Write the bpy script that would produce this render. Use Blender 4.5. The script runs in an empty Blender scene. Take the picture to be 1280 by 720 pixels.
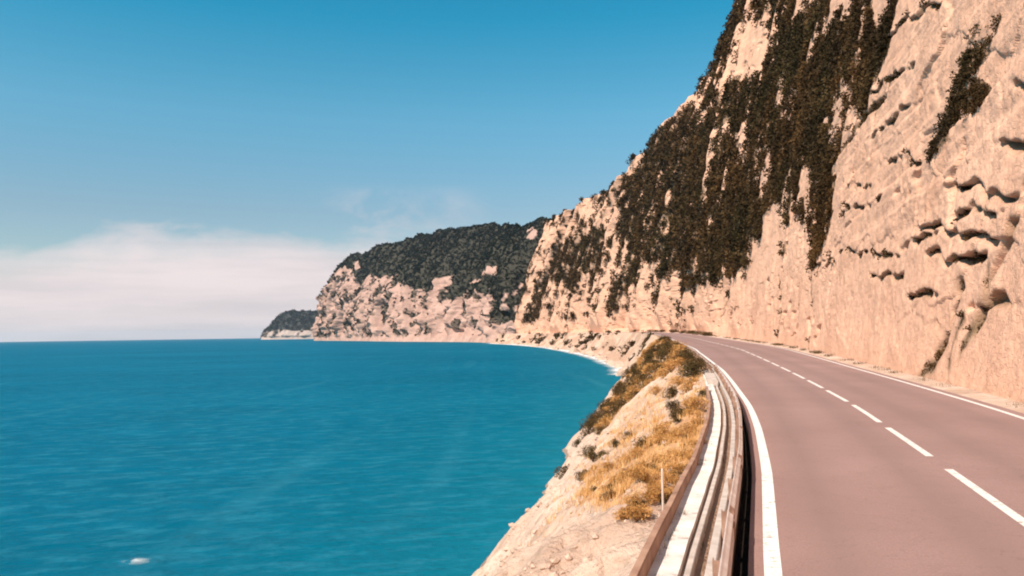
"""Coastal road under a limestone cliff."""
import math, random
import numpy as np

# =============================================================== coast layout
HS = 12.0                      # eye height above the sea, metres


def catmull(pts, t):
    """Smooth curve through control points; t = fractional point index."""
    p = np.asarray(pts, float)
    n = len(p)
    t = np.clip(np.asarray(t, float), 0, n - 1 - 1e-6)
    i = np.floor(t).astype(int)
    f = (t - i)[:, None]
    a, b = p[np.maximum(i - 1, 0)], p[i]
    c, d = p[np.minimum(i + 1, n - 1)], p[np.minimum(i + 2, n - 1)]
    m1, m2 = (c - a) * .5, (d - b) * .5
    f2, f3 = f * f, f ** 3
    return (2 * f3 - 3 * f2 + 1) * b + (f3 - 2 * f2 + f) * m1 + (-2 * f3 + 3 * f2) * c + (f3 - f2) * m2


# road centre line (x, y), seen from above
ROAD = [(-15, -60), (-9, -40), (-3, -20), (3.2, 0), (8.95, 19.3), (11.75, 30), (15.6, 46.6), (20.7, 70), (24.1, 87),
        (28.9, 117), (33.4, 146), (42.5, 208), (51, 270), (57, 330), (61, 400), (61, 500), (57, 600), (51, 700),
        (42, 800), (29, 900), (10, 985), (-16, 1070)]
# where the land meets the water, matched point by point with the road
SHORE = [(-32, -58), (-26, -38), (-20, -18), (-13, 2), (-6.2, 22), (-2.9, 34), (0.3, 50), (4, 71), (6.7, 88),
         (12.0, 117), (17, 146), (29, 208), (37, 270), (39, 330), (40.5, 400), (38.5, 500), (34.5, 600), (28, 700),
         (17, 800), (2, 900), (-15, 990), (-32, 1090)]
_rp = np.array(ROAD, float)


def dense_road():
    t = np.linspace(0, len(ROAD) - 1, 12000)
    p = catmull(ROAD, t)
    for _ in range(3):
        k = np.ones(41) / 41
        q = np.c_[np.convolve(np.pad(p[:, 0], 20, 'edge'), k, 'valid'), np.convolve(np.pad(p[:, 1], 20, 'edge'), k, 'valid')]
        q[:20], q[-20:] = p[:20], p[-20:]
        p = q
    arc = np.r_[0, np.cumsum(np.linalg.norm(np.diff(p, axis=0), axis=1))]
    return t, p, arc


_T, _P, _A = dense_road()
_tan = np.gradient(_P, axis=0)
_tan /= np.linalg.norm(_tan, axis=1)[:, None]
_nor = np.c_[-_tan[:, 1], _tan[:, 0]]           # points seaward (left)


def road_at(arc):
    x = np.interp(arc, _A, _P[:, 0]); y = np.interp(arc, _A, _P[:, 1])
    nx = np.interp(arc, _A, _nor[:, 0]); ny = np.interp(arc, _A, _nor[:, 1])
    l = np.hypot(nx, ny)
    return np.c_[x, y], np.c_[nx / l, ny / l], np.interp(arc, _A, _T)


def arc_of_y(y):
    return np.interp(y, _P[:, 1], _A)


def zr(y):
    return np.interp(y, [-60, 20, 40, 70, 100, 150, 200, 350, 600, 1000], [9.6, 9.6, 9.75, 10.0, 10.25, 10.7, 11.1, 11.9, 12.2, 12.6])


def s_left(y):   # centre line to inner edge of the left solid line
    return np.interp(y, [-60, 8, 13, 19, 30, 44, 58, 76, 96, 1000], [3.05, 3.05, 3.01, 3.07, 3.30, 3.50, 3.92, 4.4, 4.5, 4.4])


def s_right(y):
    return np.interp(y, [-60, 20, 48, 72, 91, 1000], [3.6, 3.6, 3.75, 4.15, 4.4, 4.4])


def road_point(arc, off, dz=0.0, from_line=True):
    """Point `off` metres seaward of the left line (or of the centre line)."""
    c, n, _ = road_at(arc)
    s = off + (s_left(c[:, 1]) if from_line else 0)
    p = c + n * np.reshape(s, (-1, 1))
    return np.c_[p, zr(c[:, 1]) + dz]


# main cliff: foot and crest, matched point by point
FOOT = [(-10, -62), (-3.5, -40), (2.3, -20), (8.4, 0), (14.3, 20.5), (17.3, 31.8), (21.3, 48), (27.0, 71.5), (31.0, 90), (35.5, 116),
        (40.5, 145), (50, 208), (58.5, 268), (65, 330), (69.5, 400), (70, 500), (66.5, 600), (60, 700), (51, 800), (38, 900),
        (20, 985), (6, 1040), (14, 1085), (60, 1120), (150, 1150)]
CREST = [(45, -80, 150), (55, -50, 155), (65, -20, 160), (74, 10, 165), (82, 40, 168), (87, 60, 170), (92, 85, 173), (97, 115, 175), (101, 145, 177),
         (104, 180, 180), (106, 220, 182), (108, 270, 181), (110, 320, 174), (112, 365, 164), (117, 430, 163), (110, 510, 151), (101, 590, 146), (94, 690, 143),
         (83, 790, 148), (74, 870, 151), (58, 960, 153), (50, 1020, 153), (70, 1075, 150), (110, 1115, 148), (200, 1150, 148)]


def cliff_base(t, q):
    """t: station (fractional index), q: 0 foot .. 1 crest .. 1.3 behind the crest."""
    f = catmull(FOOT, t); c = catmull(CREST, t)
    z0 = zr(f[:, 1]) - 0.35
    far = np.clip((f[:, 1] - 250) / 500, 0, 1)
    qc = np.clip(q, 0, 1)
    ph = qc
    # steep at the foot, leaning back higher up
    ps = (0.35 + .25 * far) * qc + (0.65 - .25 * far) * qc ** 1.9
    P = np.empty((len(t), 3))
    P[:, :2] = f + (c[:, :2] - f) * ps[:, None]
    P[:, 2] = z0 + (c[:, 2] - z0) * ph
    b = np.clip(q - 1, 0, None)
    P[:, 0] += b * 260
    P[:, 1] += b * 60
    P[:, 2] -= b * 30
    return P


HEAD_FOOT = [(330, 1090), (150, 1110), (40, 1130), (-26, 1140), (-60, 1240), (-95, 1350), (-160, 1480), (-227, 1620), (-300, 1800), (-386, 2030), (-490, 2280), (-600, 2520),
             (-655, 2640), (-650, 2780), (-560, 2950), (-350, 3150)]
HEAD_CREST = [(400, 1200, 190), (250, 1280, 196), (150, 1350, 200), (72, 1400, 207), (35, 1500, 216), (0, 1600, 226), (-70, 1740, 243), (-151, 1900, 258), (-220, 2000, 258), (-294, 2100, 255), (-420, 2290, 252), (-500, 2430, 240),
              (-548, 2570, 212), (-545, 2740, 215), (-480, 2880, 225), (-300, 3000, 225)]
HEAD_LEDGE = [.5, .5, .45, .42, .40, .40, .42, .45, .48, .55, .66, .72, .74, .8, .9, .9]


def head_base(t, q):
    f = catmull(HEAD_FOOT, t); c = catmull(HEAD_CREST, t)
    hl = np.interp(t, range(len(HEAD_LEDGE)), HEAD_LEDGE)
    qc = np.clip(q, 0, 1)
    # talus, cliff band, vegetated slope
    hz = np.empty_like(qc)
    kq = [0, .10, .5, 1.0]
    a = np.clip(qc / .10, 0, 1); b = np.clip((qc - .10) / .40, 0, 1); d = np.clip((qc - .5) / .5, 0, 1)
    hz = .07 * a + (hl - .07) * b + (1 - hl) * np.sin(d * math.pi / 2) ** .9
    tip = np.clip((t - 9.0) / 2.5, 0, 1)
    ps = .06 * a + (.13 + .22 * tip) * b + (.81 - .22 * tip) * d
    P = np.empty((len(t), 3))
    P[:, :2] = f + (c[:, :2] - f) * ps[:, None]
    P[:, 2] = -4 + (c[:, 2] + 4) * hz
    k = np.clip(q - 1, 0, None)
    P[:, 0] += k * 400
    P[:, 1] += k * 900
    P[:, 2] -= k * 90
    return P


ISLE_FOOT = [(-1200, 5700), (-1520, 5500), (-1635, 5250), (-1590, 5120), (-1450, 5030), (-1250, 5000), (-1050, 4990), (-800, 5050), (-600, 5200)]
ISLE_CREST = [(-1300, 5500, 120), (-1480, 5450, 110), (-1560, 5320, 118), (-1520, 5300, 168), (-1440, 5300, 182), (-1300, 5300, 180), (-1150, 5300, 190), (-900, 5350, 185), (-700, 5400, 120)]


def isle_base(t, q):
    f = catmull(ISLE_FOOT, t); c = catmull(ISLE_CREST, t)
    qc = np.clip(q, 0, 1)
    P = np.empty((len(t), 3))
    ps = .3 * qc + .7 * qc ** 2
    P[:, :2] = f + (c[:, :2] - f) * ps[:, None]
    P[:, 2] = -3 + (c[:, 2] + 3) * qc
    k = np.clip(q - 1, 0, None)
    P[:, 1] += k * 800
    P[:, 2] -= k * 200
    return P


def ground_base(t_arc, g):
    """Coastal strip. g: 0 at the barrier foot .. 1 waterline .. 1.3 under water."""
    c, n, ti = road_at(t_arc)
    y = c[:, 1]
    e = c + n * (s_left(y) + 1.14)[:, None]
    s = catmull(SHORE, ti)
    z0 = zr(y) - .04
    gc = np.clip(g, 0, 1)
    near = 1 - np.clip((y - 170) / 120, 0, 1)
    conv = 1 - gc ** 1.25
    conc = (1 - gc) ** 1.7
    z = z0 * (near * conv + (1 - near) * conc)
    z += 1.0 * np.exp(-((y - 112) / 26) ** 2) * np.exp(-((gc - .22) / .16) ** 2)
    P = np.empty((len(g), 3))
    P[:, :2] = e + (s - e) * gc[:, None]
    k = np.clip(g - 1, 0, None)
    d = s - e
    d /= np.linalg.norm(d, axis=1)[:, None]
    P[:, :2] += d * (k * 30)[:, None]
    P[:, 2] = z - k * 12
    return P

# mapped features, in surface coordinates
CLIFF_VEG = [[(10.853, 0.5588), (9.006, 0.3275), (7.477, 0.2298), (6.335, 0.1637), (6.343, 0.1562), (6.343, 0.1487), (6.326, 0.1397), (6.385, 0.1382), (6.452, 0.1367), (6.528, 0.1352), (6.553, 0.1307), (6.603, 0.1277), (6.629, 0.1232), (6.696, 0.1202), (6.729, 0.1157), (6.771, 0.1112), (6.889, 0.1112), (7.015, 0.1112), (7.132, 0.1097), (7.099, 0.1021), (7.015, 0.0931), (6.981, 0.0856), (7.023, 0.0811), (7.074, 0.0766), (7.132, 0.0721), (7.326, 0.0721), (7.544, 0.0721), (7.788, 0.0721), (7.846, 0.0796), (7.905, 0.0871), (7.981, 0.0961), (8.098, 0.0946), (8.233, 0.0946), (8.359, 0.0931), (8.409, 0.0886), (8.468, 0.0841), (8.527, 0.0796), (8.619, 0.0901), (8.72, 0.1021), (8.829, 0.1142), (8.98, 0.1172), (9.157, 0.1217), (9.375, 0.1262), (9.426, 0.1187), (9.476, 0.1127), (9.535, 0.1067), (9.761, 0.1067), (9.938, 0.1067), (10.097, 0.1067), (10.148, 0.0991), (10.207, 0.0916), (10.257, 0.0826), (10.4, 0.0811), (10.551, 0.0796), (10.702, 0.0781), (10.912, 0.0751), (11.164, 0.0706), (11.475, 0.0661), (11.685, 0.0871), (11.903, 0.1097), (12.122, 0.1367), (12.399, 0.1427), (12.676, 0.1487), (12.945, 0.1532), (13.466, 0.1878), (13.928, 0.2283), (14.28, 0.2764), (14.499, 0.3185), (14.734, 0.3635), (14.977, 0.4146), (15.271, 0.4837), (15.574, 0.5558), (15.901, 0.6354), (16.128, 0.715), (16.397, 0.8097), (16.691, 0.9118), (16.439, 0.9178), (16.204, 0.9238), (15.985, 0.9298), (15.759, 0.9464), (15.549, 0.9629), (15.339, 0.9764), (15.07, 0.9599), (14.784, 0.9298), (14.507, 0.8893), (13.953, 0.7766), (12.886, 0.6429), (11.71, 0.4807), (11.29, 0.4401), (10.954, 0.4101), (10.694, 0.3891), (10.517, 0.377), (10.358, 0.3665), (10.198, 0.3575), (10.097, 0.362), (9.997, 0.3665), (9.887, 0.3725), (10.181, 0.4191), (10.475, 0.4777)], [(17.623, 0.685), (17.38, 0.697), (17.136, 0.706), (16.876, 0.7075), (16.809, 0.6655), (16.733, 0.6234), (16.674, 0.5843), (16.783, 0.5528), (16.893, 0.5182), (17.01, 0.4837), (17.128, 0.4461), (17.245, 0.4071), (17.371, 0.3665), (17.405, 0.3335), (17.438, 0.3019), (17.472, 0.2689), (17.842, 0.3094), (18.245, 0.353), (18.673, 0.4011), (18.934, 0.4582), (19.177, 0.5137), (19.412, 0.5738), (19.362, 0.6234), (19.32, 0.676), (19.278, 0.7255), (19.076, 0.7255), (18.85, 0.727), (18.598, 0.727), (18.22, 0.709), (17.9, 0.6955)], [(16.061, 0.6549), (15.675, 0.5663), (15.322, 0.4897), (14.977, 0.4146), (14.793, 0.371), (14.625, 0.3305), (14.465, 0.2929), (14.532, 0.2734), (14.608, 0.2524), (14.684, 0.2313), (14.768, 0.2298), (14.86, 0.2283), (14.952, 0.2253), (15.112, 0.2103), (15.28, 0.1938), (15.439, 0.1742), (15.439, 0.1367), (15.431, 0.0991), (15.431, 0.0631), (15.523, 0.0631), (15.616, 0.0646), (15.708, 0.0661), (15.733, 0.1067), (15.759, 0.1457), (15.792, 0.1878), (15.717, 0.2148), (15.649, 0.2433), (15.582, 0.2689), (15.423, 0.2929), (15.28, 0.317), (15.129, 0.3365), (15.288, 0.3815), (15.448, 0.4281), (15.607, 0.4777), (15.75, 0.5122), (15.901, 0.5483), (16.061, 0.5873), (16.061, 0.6099), (16.061, 0.6324)], [(13.986, 0.2268), (13.894, 0.2178), (13.785, 0.2088), (13.676, 0.1998), (13.684, 0.1712), (13.692, 0.1427), (13.709, 0.1142), (13.776, 0.0916), (13.835, 0.0676), (13.894, 0.0451), (13.961, 0.0481), (14.037, 0.0511), (14.096, 0.0541), (14.062, 0.0841), (14.028, 0.1157), (13.995, 0.1472), (13.986, 0.1742), (13.986, 0.1998)], [(12.29, 0.1292), (11.962, 0.1112), (11.643, 0.0946), (11.341, 0.0796), (11.45, 0.0691), (11.567, 0.0556), (11.693, 0.0421), (11.903, 0.0376), (12.105, 0.033), (12.315, 0.027), (12.483, 0.0315), (12.659, 0.0361), (12.819, 0.0421), (12.726, 0.0556), (12.626, 0.0676), (12.533, 0.0796), (12.449, 0.0976), (12.365, 0.1142)], [(9.988, 0.1082), (9.896, 0.1006), (9.795, 0.0931), (9.686, 0.0856), (9.803, 0.0796), (9.904, 0.0721), (9.997, 0.0646), (10.089, 0.0601), (10.173, 0.0556), (10.265, 0.0511), (10.324, 0.0541), (10.391, 0.0571), (10.459, 0.0601), (10.391, 0.0706), (10.333, 0.0796), (10.274, 0.0886), (10.181, 0.0946), (10.089, 0.1021)], [(20.118, 0.4987), (19.866, 0.4822), (19.648, 0.4627), (19.446, 0.4416), (19.446, 0.368), (19.454, 0.2899), (19.463, 0.2133), (19.522, 0.1682), (19.589, 0.1262), (19.656, 0.0811), (19.858, 0.0751), (20.084, 0.0691), (20.311, 0.0631), (20.235, 0.1292), (20.168, 0.1938), (20.109, 0.2584), (20.101, 0.3395), (20.109, 0.4206)], [(5.033, 0.1021), (4.999, 0.1006), (4.965, 0.0991), (4.932, 0.0976), (4.949, 0.0961), (4.965, 0.0946), (4.982, 0.0931), (5.033, 0.0916), (5.058, 0.0886), (5.117, 0.0871), (5.15, 0.0856), (5.159, 0.0826), (5.201, 0.0811), (5.217, 0.0781), (5.268, 0.0766), (5.285, 0.0736), (5.318, 0.0721), (5.352, 0.0706), (5.394, 0.0691), (5.419, 0.0676), (5.453, 0.0661), (5.478, 0.0646), (5.478, 0.0646), (5.495, 0.0661), (5.52, 0.0676), (5.486, 0.0706), (5.444, 0.0736), (5.411, 0.0766), (5.369, 0.0796), (5.327, 0.0826), (5.285, 0.0856), (5.285, 0.0901), (5.251, 0.0931), (5.226, 0.0961), (5.192, 0.0976), (5.192, 0.1006), (5.159, 0.1021), (5.117, 0.1021), (5.075, 0.1021)], [(5.049, 0.0856), (5.016, 0.0841), (4.982, 0.0826), (4.974, 0.0826), (4.974, 0.0811), (4.974, 0.0796), (4.974, 0.0781), (5.024, 0.0781), (5.049, 0.0766), (5.108, 0.0766), (5.117, 0.0766), (5.167, 0.0781), (5.175, 0.0781), (5.167, 0.0796), (5.184, 0.0826), (5.167, 0.0841), (5.117, 0.0841), (5.1, 0.0856)], [(7.468, 0.1067), (7.342, 0.1036), (7.225, 0.1006), (7.116, 0.0976), (7.141, 0.0931), (7.174, 0.0886), (7.208, 0.0841), (7.267, 0.0811), (7.426, 0.0796), (7.536, 0.0766), (7.662, 0.0796), (7.712, 0.0811), (7.762, 0.0826), (7.704, 0.0871), (7.645, 0.0916), (7.594, 0.0961), (7.536, 0.0991), (7.527, 0.1036)]]
CLIFF_BARE = [[(10.946, 0.5378), (10.652, 0.4882), (10.408, 0.4476), (10.198, 0.4146), (9.997, 0.3845), (9.77, 0.359), (9.518, 0.338), (9.602, 0.332), (9.677, 0.3275), (9.761, 0.323), (9.929, 0.326), (10.081, 0.3305), (10.223, 0.3335), (10.349, 0.3485), (10.475, 0.3635), (10.61, 0.38), (10.921, 0.4161), (11.366, 0.4687), (11.971, 0.5468), (12.449, 0.6189), (13.004, 0.7075), (13.524, 0.7796), (13.373, 0.7886), (13.197, 0.7931), (13.02, 0.7931), (12.449, 0.715), (11.954, 0.6474), (11.601, 0.6054), (11.349, 0.5783), (11.131, 0.5558)], [(13.835, 0.727), (13.247, 0.6775), (12.516, 0.5933), (11.828, 0.5092), (11.551, 0.4657), (11.315, 0.4296), (11.114, 0.3996), (11.475, 0.4311), (11.903, 0.4732), (12.432, 0.5288), (12.651, 0.5513), (12.852, 0.5693), (13.029, 0.5828), (13.306, 0.6309), (13.592, 0.679)], [(12.5, 0.4987), (12.029, 0.4461), (11.651, 0.4071), (11.315, 0.3755), (11.03, 0.35), (10.811, 0.3305), (10.618, 0.3139), (10.442, 0.2929), (10.265, 0.2734), (10.097, 0.2584), (10.207, 0.2644), (10.316, 0.2704), (10.433, 0.2779), (10.685, 0.3004), (11.005, 0.3275), (11.441, 0.3665), (11.735, 0.4011), (12.08, 0.4431)], [(9.392, 0.2358), (9.199, 0.2268), (9.031, 0.2193), (8.888, 0.2118), (8.905, 0.2073), (8.913, 0.2043), (8.922, 0.1998), (9.022, 0.2043), (9.14, 0.2088), (9.258, 0.2133), (9.3, 0.2208), (9.35, 0.2283)], [(9.686, 0.1863), (9.526, 0.1833), (9.35, 0.1803), (9.19, 0.1788), (9.207, 0.1697), (9.216, 0.1607), (9.232, 0.1517), (9.342, 0.1502), (9.451, 0.1487), (9.56, 0.1472), (9.652, 0.1547), (9.728, 0.1607), (9.803, 0.1682), (9.761, 0.1742), (9.719, 0.1803)], [(7.678, 0.1607), (7.494, 0.1562), (7.267, 0.1502), (7.099, 0.1457), (7.09, 0.1427), (7.107, 0.1412), (7.09, 0.1382), (7.258, 0.1427), (7.435, 0.1472), (7.62, 0.1517), (7.636, 0.1547), (7.653, 0.1577)], [(11.483, 0.3335), (11.357, 0.3245), (11.24, 0.3155), (11.131, 0.3079), (11.08, 0.2989), (11.03, 0.2899), (10.979, 0.2809), (11.181, 0.2959), (11.408, 0.3139), (11.66, 0.3335), (11.593, 0.3335), (11.534, 0.3335)]]
CLEFTS = [[(5.133, 0.021), (5.159, 0.0195), (5.167, 0.0165), (5.184, 0.0135), (5.209, 0.012), (5.243, 0.009), (5.268, 0.006), (5.293, 0.0045), (5.327, 0.003), (5.36, 0.0015)], [(4.982, 0.021), (4.999, 0.0195), (5.024, 0.018), (5.049, 0.0165), (5.058, 0.0135), (5.066, 0.0105), (5.075, 0.0075)], [(4.831, 0.03), (4.848, 0.027), (4.865, 0.024), (4.89, 0.021), (4.923, 0.018), (4.949, 0.0135), (4.982, 0.0105)], [(4.613, 0.0391), (4.621, 0.0361), (4.663, 0.0345), (4.705, 0.033), (4.739, 0.03), (4.781, 0.027), (4.806, 0.0225)], [(4.445, 0.0496), (4.478, 0.0481), (4.52, 0.0466), (4.529, 0.0436), (4.579, 0.0421), (4.604, 0.0391), (4.629, 0.0361)], [(7.468, 0.0436), (7.418, 0.0376), (7.351, 0.03), (7.292, 0.024), (7.292, 0.0165), (7.292, 0.009), (7.3, 0.0015)], [(7.09, 0.0646), (7.141, 0.0586), (7.174, 0.0511), (7.242, 0.0451)], [(8.544, 0.0541), (8.485, 0.0451), (8.418, 0.0345), (8.35, 0.0255), (8.367, 0.0195), (8.384, 0.0135), (8.401, 0.0075)], [(10.433, 0.0616), (10.475, 0.0496), (10.526, 0.0361), (10.576, 0.0225)], [(6.2, 0.1127), (6.326, 0.1142), (6.452, 0.1157), (6.553, 0.1157), (6.687, 0.1142), (6.822, 0.1112), (7.015, 0.1097)], [(5.083, 0.027), (5.108, 0.024), (5.133, 0.021), (5.159, 0.018)]]
LEDGES = [[(5.226, 0.0571), (5.175, 0.0556), (5.117, 0.0541), (5.1, 0.0541), (5.016, 0.0526), (4.932, 0.0511), (4.839, 0.0496), (4.789, 0.0496), (4.713, 0.0481), (4.629, 0.0466)], [(5.528, 0.0481), (5.453, 0.0466), (5.411, 0.0466), (5.36, 0.0466), (5.285, 0.0451), (5.201, 0.0436), (5.142, 0.0436), (5.016, 0.0406), (4.915, 0.0391), (4.806, 0.0376)], [(5.385, 0.0376), (5.327, 0.0376), (5.259, 0.0361), (5.175, 0.0345), (5.091, 0.0345), (5.007, 0.0345), (4.915, 0.0345)], [(6.729, 0.0751), (6.62, 0.0736), (6.503, 0.0721), (6.368, 0.0691), (6.267, 0.0676), (6.167, 0.0661), (6.091, 0.0661)], [(5.738, 0.0451), (5.654, 0.0451), (5.553, 0.0436), (5.478, 0.0436), (5.427, 0.0436), (5.369, 0.0436), (5.318, 0.0436)], [(6.15, 0.0376), (6.007, 0.0361), (5.881, 0.0361), (5.747, 0.0345)], [(6.662, 0.0526), (6.511, 0.0511), (6.377, 0.0496), (6.251, 0.0481), (6.108, 0.0466), (5.948, 0.0436), (5.822, 0.0421)], [(5.621, 0.027), (5.537, 0.0255), (5.486, 0.0255), (5.419, 0.0255), (5.377, 0.0255), (5.327, 0.0255), (5.276, 0.0255)], [(6.343, 0.1457), (6.242, 0.1427), (6.141, 0.1397), (6.057, 0.1382), (5.965, 0.1352), (5.864, 0.1322), (5.789, 0.1307), (5.705, 0.1277), (5.612, 0.1247), (5.553, 0.1232)], [(6.402, 0.1247), (6.301, 0.1217), (6.234, 0.1202), (6.158, 0.1187), (6.041, 0.1157), (5.948, 0.1142), (5.831, 0.1112)], [(6.318, 0.1006), (6.217, 0.0991), (6.15, 0.0991), (6.049, 0.0976), (5.94, 0.0961), (5.864, 0.0961), (5.763, 0.0946)], [(4.865, 0.0225), (4.823, 0.024), (4.764, 0.024), (4.705, 0.024), (4.629, 0.024), (4.554, 0.0225), (4.478, 0.0225)], [(6.645, 0.0871), (6.519, 0.0841), (6.402, 0.0811), (6.284, 0.0781)], [(4.68, 0.0721), (4.646, 0.0706), (4.579, 0.0676), (4.512, 0.0646)], [(5.486, 0.018), (5.427, 0.018), (5.36, 0.018), (5.301, 0.018)], [(7.536, 0.0541), (7.225, 0.0526), (6.998, 0.0511), (6.797, 0.0496)], [(4.823, 0.0616), (4.705, 0.0601), (4.587, 0.0586), (4.47, 0.0571)], [(6.158, 0.0841), (6.041, 0.0811), (5.915, 0.0781), (5.814, 0.0766), (5.721, 0.0736), (5.663, 0.0721), (5.595, 0.0706)], [(5.15, 0.0481), (5.041, 0.0466), (4.974, 0.0466), (4.865, 0.0451), (4.839, 0.0451), (4.781, 0.0436), (4.755, 0.0436)]]
HEAD_VEG = [[(10.53, 0.7393), (10.09, 0.619), (9.77, 0.5539), (9.64, 0.5213), (9.52, 0.4962), (9.32, 0.5138), (9.12, 0.5288), (8.93, 0.5464), (8.74, 0.5564), (8.35, 0.5489), (7.98, 0.5414), (7.84, 0.5464), (7.69, 0.5539), (7.42, 0.5263), (7.18, 0.5063), (7.01, 0.4987), (6.87, 0.4787), (6.64, 0.4862), (6.42, 0.4962), (6.29, 0.5013), (6.16, 0.5063), (6.03, 0.5188), (5.91, 0.5313), (5.83, 0.5388), (5.76, 0.5464), (5.72, 0.5163), (5.7, 0.4737), (5.67, 0.4361), (5.63, 0.4035), (5.46, 0.4236), (5.28, 0.4461), (5.05, 0.4762), (4.76, 0.4962), (4.48, 0.4612), (4.18, 0.4236), (4.01, 0.3759), (3.84, 0.3308), (3.39, 0.2732), (3.08, 0.2256), (2.86, 0.208), (2.68, 0.188), (2.51, 0.193), (2.35, 0.203), (2.12, 0.2005), (1.92, 0.198), (1.95, 0.3183), (1.99, 0.4411), (2.21, 0.604), (2.67, 0.8446), (2.98, 0.8496), (3.58, 0.8872), (4.06, 0.8972), (4.54, 0.8972), (5.21, 0.8897), (5.64, 0.8647), (6.06, 0.8396), (6.53, 0.817), (7.06, 0.8045), (7.8, 0.8271), (8.55, 0.8421), (9.2, 0.8546), (9.54, 0.8421), (9.94, 0.8346), (10.19, 0.782)]]
HEAD_BARE = [[(3.29, 0.7368), (3.24, 0.7594), (3.2, 0.787), (2.96, 0.7544), (2.8, 0.7268), (2.79, 0.6967), (2.79, 0.6692), (2.91, 0.6792), (3.07, 0.6892), (3.17, 0.7118)], [(5.08, 0.5363), (4.92, 0.5539), (4.71, 0.5739), (4.31, 0.5764), (3.92, 0.5815), (3.58, 0.5714), (3.3, 0.5614), (3.63, 0.5564), (4.0, 0.5514), (4.28, 0.5414), (4.58, 0.5338), (4.87, 0.5338)], [(5.28, 0.4261), (5.12, 0.4612), (4.94, 0.4937), (4.62, 0.4862), (4.23, 0.4712), (4.29, 0.411), (4.34, 0.3559), (4.7, 0.3484), (4.98, 0.3383), (5.14, 0.381)], [(4.18, 0.4236), (3.93, 0.4486), (3.67, 0.4612), (3.35, 0.4236), (3.11, 0.396), (3.16, 0.3358), (3.22, 0.2682), (3.53, 0.2857), (3.91, 0.3108), (4.04, 0.3659)], [(10.24, 0.7193), (10.11, 0.7268), (9.99, 0.7419), (9.81, 0.6892), (9.65, 0.6516), (9.75, 0.6316), (9.85, 0.6165), (10.02, 0.6566)]]
SHRUB_SPOTS = [(5.55, 27.75), (5.07, 24.82), (3.61, 54.63), (6.77, 76.23), (7.33, 78.05), (8.17, 81.8), (9.15, 86.27), (10.0, 87.55), (11.12, 91.48), (12.03, 93.49), (12.25, 89.72), (12.56, 86.9), (12.97, 85.62), (10.39, 61.27), (4.08, 44.31), (3.79, 38.52), (4.24, 37.87), (4.79, 33.18), (9.17, 38.86), (9.39, 39.89), (10.05, 45.23), (11.02, 51.67), (1.48, 12.84), (2.27, 19.09), (2.56, 19.71), (2.8, 33.14), (6.92, 29.22), (7.89, 40.3), (11.76, 65.8), (14.29, 91.71), (14.79, 89.5), (16.06, 93.75), (18.24, 97.01), (18.73, 95.15), (17.5, 99.59), (16.67, 81.65), (14.37, 68.25), (12.7, 58.55), (16.17, 87.32), (5.64, 70.77), (12.92, 86.9), (12.74, 80.19), (10.61, 74.95), (3.99, 31.94), (3.29, 37.76)]
GOLD_SPOTS = [(2.34, 15.15), (2.61, 15.38), (2.88, 15.78), (3.15, 16.18), (3.41, 16.68), (2.03, 14.09), (1.96, 12.31), (2.19, 12.53), (2.51, 13.3), (2.82, 13.92), (1.68, 12.58), (1.67, 11.24), (1.87, 11.38), (2.08, 11.67), (2.31, 11.88), (2.59, 20.76), (2.87, 20.52), (3.37, 21.63), (3.69, 21.68), (4.02, 21.63), (4.25, 21.2), (3.98, 18.68), (4.57, 20.67), (5.49, 24.22), (10.77, 51.72), (10.21, 51.51), (9.72, 52.07), (12.67, 64.37), (8.92, 43.22), (7.76, 35.96), (8.32, 36.97), (8.57, 48.22), (1.49, 11.03), (1.63, 10.71), (5.54, 25.78), (2.06, 16.48), (4.68, 24.9), (6.41, 29.24), (2.96, 14.83), (2.96, 17.71)]
POST_SPOT = [(1.96, 10.76)]
GOLD_AREA = [(3.93, 16.97), (3.54, 15.62), (3.19, 14.38), (2.88, 13.34), (2.58, 12.49), (2.33, 11.8), (2.09, 11.05), (1.91, 10.84), (1.74, 10.55), (1.57, 10.26), (1.53, 10.64), (1.47, 11.11), (1.42, 11.73), (1.5, 13.16), (1.64, 15.31), (1.82, 18.21), (2.03, 21.53), (2.28, 25.36), (2.59, 30.64), (2.77, 30.59), (2.93, 30.67), (3.09, 30.39), (3.21, 28.81), (3.33, 27.62), (3.41, 26.13), (3.58, 25.76), (3.81, 25.93), (3.99, 25.57), (4.07, 24.59), (4.21, 23.93), (4.29, 23.1), (4.52, 23.26), (4.8, 23.73), (5.05, 23.99), (5.17, 23.56), (5.35, 23.53), (5.53, 23.5), (4.9, 20.63), (4.39, 18.63)]

import bpy

rng = np.random.default_rng(7)
random.seed(7)
scene = bpy.context.scene
COL = scene.collection


# =============================================================== noise
def _hash(ix, iy, iz, seed):
    h = (ix.astype(np.uint32) * np.uint32(374761393) + iy.astype(np.uint32) * np.uint32(668265263)
         + iz.astype(np.uint32) * np.uint32(2147483647) + np.uint32(seed * 1274126177 & 0xffffffff))
    h = (h ^ (h >> np.uint32(13))) * np.uint32(1274126177)
    h = (h ^ (h >> np.uint32(16))) * np.uint32(2246822519)
    h ^= h >> np.uint32(13)
    return h.astype(np.float32) / np.float32(4294967295.0)


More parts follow.
